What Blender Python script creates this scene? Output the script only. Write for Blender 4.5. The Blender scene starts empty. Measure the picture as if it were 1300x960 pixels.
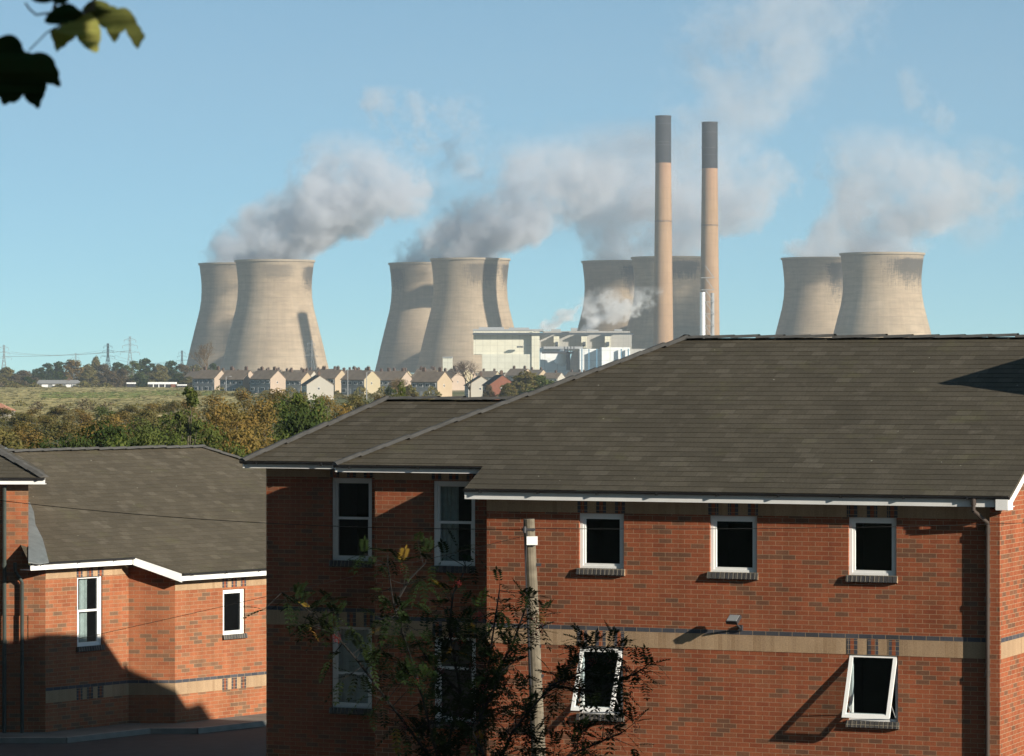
import bpy, math, random
from mathutils import Vector, Matrix
random.seed(7)
C = bpy.context.scene.collection
F = 4500.0                      # focal length in photo pixels (1300 wide)
CX, HY = 650.0, 470.0           # principal column, horizon row
CAMH = 8.0                      # camera height; everything is modelled relative to the eye, lifted at the end
GZ = -8.0                       # ground level relative to the eye
SUN = Vector((.77, -.64, 0)).normalized(); SUN_EL = math.radians(18.5)

def P(px, py, Y): return Vector(((px-CX)*Y/F, Y, (HY-py)*Y/F))

# ------------------------------------------------------------------ materials
def newmat(name):
    m = bpy.data.materials.new(name); m.use_nodes = True
    nt = m.node_tree; nt.nodes.clear()
    out = nt.nodes.new('ShaderNodeOutputMaterial')
    return m, nt, out
class NT:
    def __init__(s, nt): s.nt = nt
    def n(s, typ, **kw):
        x = s.nt.nodes.new(typ)
        for k, v in kw.items(): setattr(x, k, v)
        return x
    def link(s, a, b): s.nt.links.new(a, b)
    def val(s, x, sock):
        if isinstance(x, (int, float)): sock.default_value = x
        elif isinstance(x, (tuple, list, Vector)): sock.default_value = x
        else: s.link(x, sock)
    def math(s, op, a, b=0.0, c=None, clamp=False):
        x = s.n('ShaderNodeMath', operation=op); x.use_clamp = clamp
        s.val(a, x.inputs[0]); s.val(b, x.inputs[1])
        if c is not None: s.val(c, x.inputs[2])
        return x.outputs[0]
    def vmath(s, op, a, b=(0,0,0)):
        x = s.n('ShaderNodeVectorMath', operation=op)
        s.val(a, x.inputs[0])
        if op == 'SCALE': s.val(b, x.inputs['Scale'])
        else: s.val(b, x.inputs[1])
        return x.outputs[0]
    def noise(s, vec, scale, detail=3, rough=.55, out=0, dist=0):
        x = s.n('ShaderNodeTexNoise'); x.inputs['Scale'].default_value = scale
        x.inputs['Detail'].default_value = detail; x.inputs['Roughness'].default_value = rough
        x.inputs['Distortion'].default_value = dist
        if vec is not None: s.link(vec, x.inputs['Vector'])
        return x.outputs[out]
    def ramp(s, fac, stops, interp='LINEAR'):
        x = s.n('ShaderNodeValToRGB'); x.color_ramp.interpolation = interp
        e = x.color_ramp.elements
        while len(e) < len(stops): e.new(.5)
        for el, (p, c) in zip(e, stops):
            el.position = p; el.color = (*c, 1) if len(c) == 3 else c
        s.val(fac, x.inputs[0]); return x.outputs[0]
    def mix(s, fac, a, b, typ='MIX'):
        x = s.n('ShaderNodeMix', data_type='RGBA', blend_type=typ)
        s.val(fac, x.inputs[0])
        for v, i in ((a, 6), (b, 7)):
            if isinstance(v, tuple): x.inputs[i].default_value = (*v, 1) if len(v) == 3 else v
            else: s.link(v, x.inputs[i])
        return x.outputs[2]
    def mapr(s, v, a, b, c=0., d=1.):
        x = s.n('ShaderNodeMapRange'); s.val(v, x.inputs[0])
        for i, k in enumerate((a, b, c, d)): s.val(k, x.inputs[i+1])
        return x.outputs[0]
    def bump(s, h, strength=.4, dist=.01):
        x = s.n('ShaderNodeBump'); x.inputs['Strength'].default_value = strength
        x.inputs['Distance'].default_value = dist; s.link(h, x.inputs['Height']); return x.outputs[0]
    def bsdf(s, out, color, rough=.8, normal=None, metal=0, spec=.3):
        x = s.n('ShaderNodeBsdfPrincipled')
        if isinstance(color, tuple): x.inputs['Base Color'].default_value = (*color, 1)
        else: s.link(color, x.inputs['Base Color'])
        s.val(rough, x.inputs['Roughness']); x.inputs['Metallic'].default_value = metal
        x.inputs['Specular IOR Level'].default_value = spec
        if normal is not None: s.link(normal, x.inputs['Normal'])
        if out is not None: s.link(x.outputs[0], out.inputs[0])
        return x
    def uv(s): return s.n('ShaderNodeTexCoord').outputs['UV']
    def obj(s): return s.n('ShaderNodeTexCoord').outputs['Object']

def plain(name, col, rough=.6, var=.12, scale=3., spec=.3, metal=0):
    m, nt, out = newmat(name); g = NT(nt)
    nz = g.noise(g.obj(), scale, 5, .6)
    k = g.mapr(nz, .25, .75, 1-var, 1+var)
    c = g.vmath('SCALE', col, k)
    g.bsdf(out, c, rough, spec=spec, metal=metal); return m

def brick_mat(name, kind, rowh=.075, tint=None):
    m, nt, out = newmat(name); g = NT(nt)
    uv = g.uv()
    def bt(w, h, off=.5, freq=2, mort=.009):
        b = g.n('ShaderNodeTexBrick'); b.offset = off; b.offset_frequency = freq
        b.inputs['Scale'].default_value = 1; b.inputs['Brick Width'].default_value = w
        b.inputs['Row Height'].default_value = h; b.inputs['Mortar Size'].default_value = mort*.5
        b.inputs['Mortar Smooth'].default_value = .25; b.inputs['Bias'].default_value = 0
        b.inputs['Color1'].default_value = (0,0,0,1); b.inputs['Color2'].default_value = (1,1,1,1)
        b.inputs['Mortar'].default_value = (.5,.5,.5,1)
        return b
    mortar = (.33, .235, .15)
    if kind == 'red':
        b = bt(rowh*3, rowh); g.link(uv, b.inputs['Vector'])
        col = g.ramp(b.outputs['Color'], [(0,(.225,.062,.029)),(.3,(.285,.085,.038)),(.6,(.25,.073,.033)),(.82,(.265,.09,.042)),(.86,(.175,.076,.042)),(1,(.14,.070,.043))])
    elif kind == 'tan':
        b = bt(.075, .26, 0, 1, .005); g.link(uv, b.inputs['Vector'])
        col = g.ramp(b.outputs['Color'], [(0,(.33,.225,.14)),(.5,(.38,.265,.165)),(1,(.30,.20,.12))]); mortar = (.36,.25,.15)
    elif kind == 'blue':
        b = bt(.225, .075, 0, 1); g.link(uv, b.inputs['Vector'])
        col = g.ramp(b.outputs['Color'], [(0,(.045,.05,.065)),(.5,(.07,.072,.085)),(1,(.05,.05,.055))])
    elif kind == 'edge':
        b = bt(.075, .3, 0, 1, .012); g.link(uv, b.inputs['Vector'])
        col = g.ramp(b.outputs['Color'], [(0,(.045,.045,.05)),(1,(.08,.075,.07))]); mortar = (.25,.22,.17)
    nz = g.noise(uv, 40, 4, .7); nb = g.noise(uv, .9, 3, .6)
    col = g.mix(.5, col, g.vmath('SCALE', col, g.mapr(nz, .3, .7, .55, 1.45)))
    col = g.vmath('SCALE', col, g.mapr(nb, .3, .7, .80, 1.16))
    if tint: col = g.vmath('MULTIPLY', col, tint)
    col = g.mix(b.outputs['Fac'], col, mortar)
    if kind == 'red':     # rain streaks
        mp = g.n('ShaderNodeMapping'); mp.inputs['Scale'].default_value = (4, .25, 1); g.link(uv, mp.inputs[0])
        st = g.noise(mp.outputs[0], 1, 5, .65)
        col = g.vmath('SCALE', col, g.mapr(st, .35, .65, .86, 1.07))
        ef = g.noise(uv, 2.6, 6, .7); col = g.mix(g.mapr(ef, .60, .80, 0, .16), col, (.40,.33,.27))
    h = g.math('ADD', g.math('MULTIPLY', b.outputs['Fac'], -1.), g.math('MULTIPLY', nz, .3))
    g.bsdf(out, col, .88, g.bump(h, .6, .006), spec=.2); return m

def slate_mat(name, tint=(1,1,1), w=.26, gauge=.19):
    m, nt, out = newmat(name); g = NT(nt)
    uv = g.uv()
    b = g.n('ShaderNodeTexBrick'); b.offset = .5; b.inputs['Scale'].default_value = 1
    b.inputs['Brick Width'].default_value = w; b.inputs['Row Height'].default_value = gauge
    b.inputs['Mortar Size'].default_value = .004; b.inputs['Mortar Smooth'].default_value = .3
    b.inputs['Color1'].default_value = (0,0,0,1); b.inputs['Color2'].default_value = (1,1,1,1)
    g.link(uv, b.inputs['Vector'])
    t = tint
    col = g.ramp(b.outputs['Color'], [(0,(.064*t[0],.055*t[1],.040*t[2])),(.5,(.073*t[0],.063*t[1],.046*t[2])),(.85,(.081*t[0],.070*t[1],.052*t[2])),(1,(.098*t[0],.086*t[1],.066*t[2]))])
    n1 = g.noise(uv, .5, 4, .6); n2 = g.noise(uv, 25, 4, .7)
    mp = g.n('ShaderNodeMapping'); mp.inputs['Scale'].default_value = (1.6, 2.0, 1); g.link(uv, mp.inputs[0])
    n3 = g.noise(mp.outputs[0], 1.3, 4, .65)
    col = g.vmath('SCALE', col, g.mapr(n1, .3, .7, .86, 1.14))
    col = g.vmath('SCALE', col, g.mapr(n2, .3, .7, .72, 1.28))
    col = g.mix(g.mapr(n3, .60, .74, 0, .7), col, (.12, .105, .084))      # paler weathered slates
    moss = g.noise(uv, 1.1, 6, .7)
    col = g.mix(g.mapr(moss, .56, .72, 0, .55), col, (.095, .09, .045))
    # lichen spots
    v = g.n('ShaderNodeTexVoronoi'); v.inputs['Scale'].default_value = 2.2; g.link(uv, v.inputs['Vector'])
    spot = g.math('LESS_THAN', v.outputs['Distance'], .035)
    col = g.mix(g.math('MULTIPLY', spot, .7), col, (.4,.39,.33))
    col = g.mix(g.math('MULTIPLY', b.outputs['Fac'], .45), col, (.025,.023,.02))
    g.bsdf(out, col, .85, g.bump(g.math('ADD', n2, g.math('MULTIPLY', b.outputs['Fac'], -1.)), .4, .006), spec=.25); return m

def leaf_mat(name, c1, c2, c3=None, trans=.3, scale=.6):
    m, nt, out = newmat(name); g = NT(nt)
    geo = g.n('ShaderNodeNewGeometry')
    f = geo.outputs['Random Per Island']
    nz = g.noise(geo.outputs['Position'], scale, 3, .6)
    col = g.mix(f, c1, c2)
    col = g.mix(g.mapr(nz, .4, .62), col, c3 or c1)
    d = g.n('ShaderNodeBsdfDiffuse'); g.link(col, d.inputs[0])
    t = g.n('ShaderNodeBsdfTranslucent'); g.link(g.vmath('MULTIPLY', col, (1.1,1.25,.6)), t.inputs[0])
    mx = g.n('ShaderNodeMixShader'); mx.inputs[0].default_value = trans
    g.link(d.outputs[0], mx.inputs[1]); g.link(t.outputs[0], mx.inputs[2]); g.link(mx.outputs[0], out.inputs[0])
    return m

def glass_mat():
    m, nt, out = newmat('window_glass'); g = NT(nt)
    tr = g.n('ShaderNodeBsdfTransparent'); tr.inputs[0].default_value = (.85,.9,.91,1)
    gl = g.n('ShaderNodeBsdfGlossy'); gl.inputs['Roughness'].default_value = .03
    fr = g.n('ShaderNodeFresnel'); ge = g.n('ShaderNodeNewGeometry'); g.link(g.mapr(ge.outputs['Backfacing'], 0, 1, 1.5, 1/1.5), fr.inputs[0])
    mx = g.n('ShaderNodeMixShader'); g.link(fr.outputs[0], mx.inputs[0])
    g.link(tr.outputs[0], mx.inputs[1]); g.link(gl.outputs[0], mx.inputs[2]); g.link(mx.outputs[0], out.inputs[0])
    return m

def concrete_tower_mat(seed, H, R, stains):
    """stains: list of (azimuth deg measured from the -Y direction towards +X, width deg, top frac, bottom frac, strength)"""
    m, nt, out = newmat('tower_concrete'); g = NT(nt)
    o = g.obj(); sp = g.n('ShaderNodeSeparateXYZ'); g.link(o, sp.inputs[0])
    x, y, z = sp.outputs
    ang = g.math('MULTIPLY', g.math('ARCTAN2', x, g.math('MULTIPLY', y, -1.)), 180/math.pi)
    off = g.vmath('ADD', o, (seed*37., 0, 0))
    n1 = g.noise(off, .03, 5, .6)
    cb = g.n('ShaderNodeCombineXYZ'); g.val(g.math('MULTIPLY', ang, .05), cb.inputs[0]); g.val(seed*3.3, cb.inputs[1]); g.val(g.math('MULTIPLY', z, .45), cb.inputs[2])
    n2 = g.noise(cb.outputs[0], 1., 4, .6)                              # lift rings
    cs = g.n('ShaderNodeCombineXYZ'); g.val(g.math('MULTIPLY', ang, .35), cs.inputs[0]); g.val(seed*1.7, cs.inputs[1]); g.val(g.math('MULTIPLY', z, .035), cs.inputs[2])
    n3 = g.noise(cs.outputs[0], 1., 5, .65)                             # vertical streaks
    col = g.ramp(n1, [(.3,(.30,.232,.165)),(.55,(.365,.288,.207)),(.75,(.40,.322,.236))])
    col = g.vmath('SCALE', col, g.mapr(n2, .3, .7, .84, 1.12))
    col = g.vmath('SCALE', col, g.mapr(n3, .3, .7, .88, 1.08))
    ring = g.math('LESS_THAN', g.math('FRACT', g.math('MULTIPLY', z, 1/6.5)), .12)
    col = g.vmath('SCALE', col, g.mapr(ring, 0, 1, 1, .88))
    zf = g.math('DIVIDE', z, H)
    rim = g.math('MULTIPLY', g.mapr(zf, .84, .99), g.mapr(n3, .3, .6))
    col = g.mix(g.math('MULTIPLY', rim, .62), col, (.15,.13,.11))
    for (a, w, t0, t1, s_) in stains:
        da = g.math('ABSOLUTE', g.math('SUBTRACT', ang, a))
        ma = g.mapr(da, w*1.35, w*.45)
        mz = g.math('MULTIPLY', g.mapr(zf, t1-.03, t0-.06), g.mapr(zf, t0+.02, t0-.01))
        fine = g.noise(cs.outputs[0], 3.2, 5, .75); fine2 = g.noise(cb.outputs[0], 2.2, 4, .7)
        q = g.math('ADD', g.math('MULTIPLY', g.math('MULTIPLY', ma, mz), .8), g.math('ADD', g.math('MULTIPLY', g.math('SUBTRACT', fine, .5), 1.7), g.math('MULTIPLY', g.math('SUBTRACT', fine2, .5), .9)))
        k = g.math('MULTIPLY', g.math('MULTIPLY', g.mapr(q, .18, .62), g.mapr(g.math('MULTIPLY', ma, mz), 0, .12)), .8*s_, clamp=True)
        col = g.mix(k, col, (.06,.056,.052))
    g.bsdf(out, col, .9, spec=.15); return m

M = {}
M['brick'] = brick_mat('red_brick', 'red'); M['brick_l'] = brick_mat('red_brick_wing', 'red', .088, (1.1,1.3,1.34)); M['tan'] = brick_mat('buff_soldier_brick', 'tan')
M['blue'] = brick_mat('blue_grey_brick', 'blue'); M['edge'] = brick_mat('sill_brick', 'edge')
M['slate'] = slate_mat('roof_slate', (.92,.92,.92)); M['slate_l'] = slate_mat('roof_slate_weathered', (1.02,1.0,.98))
M['cap'] = plain('ridge_tile', (.085,.082,.078), .85, .3, 6)
M['white'] = plain('white_upvc', (.80,.80,.79), .4, .05, 2)
M['wood_white'] = plain('white_board', (.76,.76,.75), .55, .12, 1.5)
M['gutter'] = plain('gutter_plastic', (.02,.02,.021), .35, .2)
M['pipe'] = plain('pipe_plastic', (.055,.042,.036), .4, .2)
M['pipe_g'] = plain('pipe_plastic_grey', (.045,.055,.05), .4, .2)
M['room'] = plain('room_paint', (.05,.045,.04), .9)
M['curtain'] = plain('net_curtain', (.5,.52,.5), .9, .2, 8)
M['lead'] = plain('lead_sheet', (.13,.145,.15), .55, .25, 5)
M['pole'] = plain('pole_timber', (.15,.128,.095), .9, .35, 9)
M['glass'] = glass_mat()
M['darkmetal'] = plain('dark_metal', (.04,.04,.045), .45)
M['greymetal'] = plain('grey_metal', (.3,.31,.32), .5, .15)
M['wire'] = plain('cable_rubber', (.008,.008,.008), .9, spec=.1)

# ------------------------------------------------------------------ mesh builder
class MB:
    def __init__(s): s.v = []; s.f = []; s.uv = []
    def face(s, pts, uvs=None):
        i = len(s.v); s.v += [tuple(p) for p in pts]; s.f.append(tuple(range(i, i+len(pts)))); s.uv.append(uvs)
    def box(s, c, sx, sy, sz, ax=Vector((1,0,0)), ay=Vector((0,1,0)), az=Vector((0,0,1))):
        c = Vector(c); q = []
        for k in (-1, 1):
            for (i, j) in ((-1,-1),(1,-1),(1,1),(-1,1)):
                q.append(c + ax*(i*sx/2) + ay*(j*sy/2) + az*(k*sz/2))
        for f in ((3,2,1,0),(4,5,6,7),(0,1,5,4),(1,2,6,5),(2,3,7,6),(3,0,4,7)): s.face([q[a] for a in f])
    def tube(s, a, b, r0, r1=None, n=8, caps=True):
        a = Vector(a); b = Vector(b); r1 = r0 if r1 is None else r1
        d = (b-a).normalized(); u = d.orthogonal().normalized(); w = d.cross(u)
        A = [a+(u*math.cos(t)+w*math.sin(t))*r0 for t in [2*math.pi*k/n for k in range(n)]]
        B = [b+(u*math.cos(t)+w*math.sin(t))*r1 for t in [2*math.pi*k/n for k in range(n)]]
        for k in range(n): s.face([A[k], A[(k+1)%n], B[(k+1)%n], B[k]])
        if caps: s.face(A[::-1]); s.face(B)
    def path(s, pts, r, n=8):
        for a, b in zip(pts, pts[1:]): s.tube(a, b, r, r, n)
    def build(s, name, mat, parent=None, smooth=False, loc=None):
        me = bpy.data.meshes.new(name)
        L = Vector(loc) if loc is not None else Vector((0,0,0))
        me.from_pydata([tuple(Vector(p)-L) for p in s.v], [], s.f)
        uvl = me.uv_layers.new(name='UVMap').data
        k = 0
        for fi, poly in enumerate(me.polygons):
            u = s.uv[fi]
            if u is None:
                n = poly.normal
                if abs(n.z) < .7:
                    t = Vector((-n.y, n.x, 0)).normalized()
                    u = [(Vector(s.v[vi]).dot(t), s.v[vi][2]) for vi in poly.vertices]
                else: u = [(s.v[vi][0], s.v[vi][1]) for vi in poly.vertices]
            for j, li in enumerate(poly.loop_indices): uvl[li].uv = u[j]
            if smooth: poly.use_smooth = True
        me.materials.append(mat)
        o = bpy.data.objects.new(name, me); C.objects.link(o)
        if loc is not None: o.location = L
        if parent is not None: o.parent = parent; o.matrix_parent_inverse = Matrix.Identity(4)
        return o

def tag(o, label=None, cat=None, group=None, kind=None):
    for k, v in (('label', label), ('category', cat), ('group', group), ('kind', kind)):
        if v: o[k] = v
    return o
def empty(name, loc=(0,0,0), label=None, cat=None, group=None, rz=0):
    o = bpy.data.objects.new(name, None); C.objects.link(o); o.location = loc; o.rotation_euler = (0,0,rz)
    return tag(o, label, cat, group)
def copy_tree(o, parent=None):
    c = o.copy(); C.objects.link(c); c.parent = parent
    for ch in list(o.children): copy_tree(ch, c)
    return c
ZUP = Vector((0,0,1))
def weld(o):
    import bmesh
    b = bmesh.new(); b.from_mesh(o.data); bmesh.ops.remove_doubles(b, verts=b.verts, dist=.001); b.to_mesh(o.data); b.free()

# ------------------------------------------------------------------ building helpers
def clip(poly, t, keep_above):
    out = []
    for i in range(len(poly)):
        a, b = poly[i], poly[(i+1) % len(poly)]
        ina = (a[1] >= t) == keep_above or abs(a[1]-t) < 1e-9; inb = (b[1] >= t) == keep_above or abs(b[1]-t) < 1e-9
        if ina: out.append(a)
        if ina != inb:
            k = (t-a[1])/(b[1]-a[1]); out.append((a[0]+k*(b[0]-a[0]), t))
    return out
def slope(mb, pts, e, org, gauge=.19, lift=.007):
    """a roof slope laid in courses; e = eave direction, org = a point on the eave"""
    e = e.normalized(); pts = [Vector(p) for p in pts]
    n = None
    for i in range(1, len(pts)-1):
        c = (pts[i]-pts[0]).cross(pts[i+1]-pts[0])
        if c.length > 1e-6: n = c.normalized(); break
    if n.z < 0: n = -n
    up = n.cross(e).normalized()
    if up.z < 0: up = -up
    org = Vector(org)
    q = [((p-org).dot(e), (p-org).dot(up)) for p in pts]
    tmin = min(a[1] for a in q); tmax = max(a[1] for a in q)
    k = math.floor((tmin+1e-6)/gauge)
    while k*gauge < tmax-1e-6:
        t0, t1 = k*gauge, (k+1)*gauge
        band = clip(clip(q, t0, True), t1, False) if t0 > tmin else clip(q, t1, False)
        if len(band) >= 3:
            V = [org+e*a+up*b+n*(lift*(1-(b-t0)/gauge)+.002) for a, b in band]
            cr = (V[1]-V[0]).cross(V[2]-V[0])
            UV = [(a, b) for a, b in band]
            if cr.dot(n) < 0: V.reverse(); UV.reverse()
            mb.face(V, UV)
            low = [i for i in range(len(band)) if band[i][1] < t0+1e-4 or band[i][1] < tmin+1e-4]
            if len(low) >= 2:
                a0 = min(band[i][0] for i in low); a1 = max(band[i][0] for i in low); b = band[low[0]][1]
                A = org+e*a0+up*b; B = org+e*a1+up*b
                hi = lift*(1-(b-t0)/gauge)+.002
                mb.face([A, B, B+n*hi, A+n*hi], [(a0,b),(a1,b),(a1,b+.01),(a0,b+.01)])
        k += 1
def cap_line(mb, a, b, w=.13, h=.06, seg=.45):
    a = Vector(a); b = Vector(b); L = (b-a).length; d = (b-a)/L
    s = d.cross(ZUP).normalized(); n = s.cross(d).normalized()
    if n.z < 0: n = -n
    k = max(1, int(L/seg))
    for i in range(k):
        p, q = a+d*(L*i/k), a+d*(L*(i+1)/k+.03)
        j = random.uniform(-.008, .008)
        for (f0, f1) in (((-1, 0), (-.35, .8)), ((-.35, .8), (.35, .8)), ((.35, .8), (1, 0))):
            mb.face([p+s*w*f0[0]+n*(h*f0[1]+.012+j-.01), q+s*w*f0[0]+n*(h*f0[1]+.012+j+.008), q+s*w*f1[0]+n*(h*f1[1]+.012+j+.008), p+s*w*f1[0]+n*(h*f1[1]+.012+j-.01)])
        mb.face([p+s*w*x+n*(h*z+.012+j-.01) for x, z in ((-1,0),(-.35,.8),(.35,.8),(1,0))])
def wall_panel(mb, p0, p1, z0, z1, openings=(), reveal=.09, top=None):
    """p0->p1 seen with its outside on the right-hand side ... outward = dir x up"""
    p0 = Vector((p0[0], p0[1], 0)); p1 = Vector((p1[0], p1[1], 0)); L = (p1-p0).length; d = (p1-p0)/L
    n = d.cross(ZUP)
    xs = sorted({0, L, *[o[0] for o in openings], *[o[1] for o in openings]})
    zs = sorted({z0, z1, *[max(z0, o[2]) for o in openings], *[o[3] for o in openings]})
    def pt(s, z, k=0): return p0+d*s+ZUP*z-n*k
    for i in range(len(xs)-1):
        for j in range(len(zs)-1):
            cx, cz = (xs[i]+xs[i+1])/2, (zs[j]+zs[j+1])/2
            if any(o[0] < cx < o[1] and o[2] < cz < o[3] for o in openings): continue
            mb.face([pt(xs[i],zs[j]), pt(xs[i+1],zs[j]), pt(xs[i+1],zs[j+1]), pt(xs[i],zs[j+1])])
    for (a, b, c, e) in [o[:4] for o in openings]:
        mb.face([pt(a,c), pt(a,e), pt(a,e,reveal), pt(a,c,reveal)]); mb.face([pt(b,e), pt(b,c), pt(b,c,reveal), pt(b,e,reveal)])
        mb.face([pt(a,e), pt(b,e), pt(b,e,reveal), pt(a,e,reveal)]); mb.face([pt(b,c), pt(a,c), pt(a,c,reveal), pt(b,c,reveal)])
def window(parent, p0, d, a, b, c, e, style='fixed', sill=True, curtain=None, label=None, setback=.045, open_deg=0, rail=.5):
    """a..b along the wall, c..e in height"""
    p0 = Vector((p0[0], p0[1], 0)); n = d.cross(ZUP)
    def pt(s, z, k=0): return p0+d*s+ZUP*z-n*k
    fw = .055
    def ring(mb, a, b, c, e, w, dep, k0, hinge=None):
        for (x0,x1,z0,z1) in ((a,a+w,c,e),(b-w,b,c,e),(a+w,b-w,c,c+w),(a+w,b-w,e-w,e)):
            mb.box(pt((x0+x1)/2,(z0+z1)/2,k0+dep/2), x1-x0, dep, z1-z0, d, n, ZUP)
    mb = MB(); ring(mb, a, b, c, e, fw, .07, setback)
    fo = mb.build('window', M['white'], parent)
    if label: fo['label'] = label
    # room behind
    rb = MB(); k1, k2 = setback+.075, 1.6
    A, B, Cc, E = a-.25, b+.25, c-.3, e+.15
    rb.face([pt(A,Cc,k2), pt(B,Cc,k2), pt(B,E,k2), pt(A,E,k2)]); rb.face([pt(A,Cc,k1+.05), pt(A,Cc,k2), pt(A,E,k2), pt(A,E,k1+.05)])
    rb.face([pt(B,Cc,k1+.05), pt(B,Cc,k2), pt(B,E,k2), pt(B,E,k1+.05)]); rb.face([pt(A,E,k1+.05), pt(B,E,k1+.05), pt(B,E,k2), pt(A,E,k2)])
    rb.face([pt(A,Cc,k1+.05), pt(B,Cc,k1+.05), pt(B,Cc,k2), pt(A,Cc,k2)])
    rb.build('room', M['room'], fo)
    if style == 'open':
        # top-hung sash swung outwards
        ang = math.radians(open_deg); hz = e-fw*.6
        def T(p):
            r = p - pt(0, hz, setback); s_ = r.dot(d); zz = r.z; kk = r.dot(n)
            return pt(0, hz, setback)+d*s_+ZUP*(zz*math.cos(ang)+kk*math.sin(ang)*-1)+n*(-zz*math.sin(ang)+kk*math.cos(ang))
        sb = MB(); ring(sb, a+.02, b-.02, c+.02, e-.02, .06, .05, setback-.03)
        sb.v = [tuple(T(Vector(v))) for v in sb.v]; so = sb.build('sash', M['white'], fo)
        gb = MB(); gb.box(pt((a+b)/2,(c+e)/2,setback), b-a-.16, .006, e-c-.16, d, n, ZUP)
        gb.v = [tuple(T(Vector(v))) for v in gb.v]; gb.build('pane', M['glass'], fo)
        for s_ in (a+.05, b-.05):
            st = MB(); st.tube(pt(s_, c+.06, setback), T(pt(s_, c+.3, setback)), .008, .008, 5); st.build('stay', M['greymetal'], fo)
    elif style == 'double':
        zm = c+(e-c)*rail
        mb = MB(); ring(mb, a+fw, b-fw, c+fw, zm+.02, .045, .045, setback+.012); ring(mb, a+fw, b-fw, zm-.02, e-fw, .04, .04, setback+.028)
        mb.build('sash', M['white'], fo)
        g1 = MB()
        for (z0, z1) in ((c+fw+.04, zm-.02), (zm+.02, e-fw-.035)):
            g1.box(pt((a+b)/2, (z0+z1)/2, setback+.05), b-a-2*fw-.08, .006, z1-z0+.01, d, n, ZUP)
        g1.build('pane', M['glass'], fo)
    else:
        mb = MB(); ring(mb, a+fw, b-fw, c+fw, e-fw, .04, .045, setback+.012); mb.build('sash', M['white'], fo)
        g1 = MB(); g1.box(pt((a+b)/2, (c+e)/2, setback+.04), b-a-2*fw-.07, .006, e-c-2*fw-.07, d, n, ZUP); g1.build('pane', M['glass'], fo)
    if curtain:
        cb = MB()
        for (x0, x1) in curtain:
            N = 14; xx0, xx1 = a+(b-a)*x0, a+(b-a)*x1
            for i in range(N):
                s0, s1 = xx0+(xx1-xx0)*i/N, xx0+(xx1-xx0)*(i+1)/N
                q0, q1 = .18+.02*math.sin(i*1.9), .18+.02*math.sin((i+1)*1.9)
                cb.face([pt(s0,c+.02,q0), pt(s1,c+.02,q1), pt(s1,e-.03,q1), pt(s0,e-.03,q0)])
        cb.build('curtain', M['curtain'], fo)
    if sill:
        sb = MB(); w = .11; nb = max(3, int((b-a+.06)/.075)); st = (b-a+.06)/nb
        az = (ZUP*1+n*-.25).normalized(); ay = (n+ZUP*.25).normalized()
        for i in range(nb):
            sb.box(pt(a-.03+st*(i+.5), c-w/2+.005, .015), st-.010, .15, w, d, ay*1, az)
        s0 = sb.build('sill', M['edge'], fo)
        mo = MB(); mo.box(pt((a+b)/2, c-w/2, .02), b-a+.05, .125, w-.012, d, ay, az); mo.build('sill_mortar', M['tan'], s0)
    return fo
def band(parent, p0, d, s0, s1, z_top, blue=True, marks=(), tanh=.26, proud=.006):
    n = d.cross(ZUP); p0 = Vector((p0[0], p0[1], 0))
    def boxat(mb, a, b, z0, z1, pr):
        p = [p0+d*a+n*pr, p0+d*b+n*pr]
        mb.face([p[0]+ZUP*z0, p[1]+ZUP*z0, p[1]+ZUP*z1, p[0]+ZUP*z1], [(a, z0-z_top), (b, z0-z_top), (b, z1-z_top), (a, z1-z_top)])
        q = [p0+d*a-n*.01, p0+d*b-n*.01]
        mb.face([q[0]+ZUP*z1, p[0]+ZUP*z1, p[1]+ZUP*z1, q[1]+ZUP*z1]); mb.face([p[0]+ZUP*z0, q[0]+ZUP*z0, q[1]+ZUP*z0, p[1]+ZUP*z0])
        mb.face([q[0]+ZUP*z0, p[0]+ZUP*z0, p[0]+ZUP*z1, q[0]+ZUP*z1]); mb.face([p[1]+ZUP*z0, q[1]+ZUP*z0, q[1]+ZUP*z1, p[1]+ZUP*z1])
    zt = z_top
    if blue:
        m = MB(); boxat(m, s0, s1, z_top-.075, z_top, proud+.002)
        m.build('brick_course', M['blue'], parent); zt = z_top-.075
    m = MB(); boxat(m, s0, s1, zt-tanh, zt, proud)
    for i, u in enumerate(m.uv):
        if u: m.uv[i] = [(x, y+(z_top-zt)+tanh+(.0)) for x, y in u]
    m.build('brick_band', M['tan'], parent)
    for (a, b) in marks:
        W = b-a
        for c in (0.06, .5, .94):
            x = a+W*c; mk = MB(); xs_ = (-.088, -.031, .031, .088); zc = zt-tanh/2; hh = tanh/2-.004
            for i in range(3):
                mk.box(p0+d*(x+(xs_[i]+xs_[i+1])/2)+n*(proud+.001)+ZUP*zc, xs_[i+1]-xs_[i], .008, 2*hh, d, n, ZUP)
            o = mk.build('brick_pattern', M['blue'], parent); o.data.materials.append(M['brick'])
            for k, po in enumerate(o.data.polygons):
                if 6 <= k < 12: po.material_index = 1
            weld(o)
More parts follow.
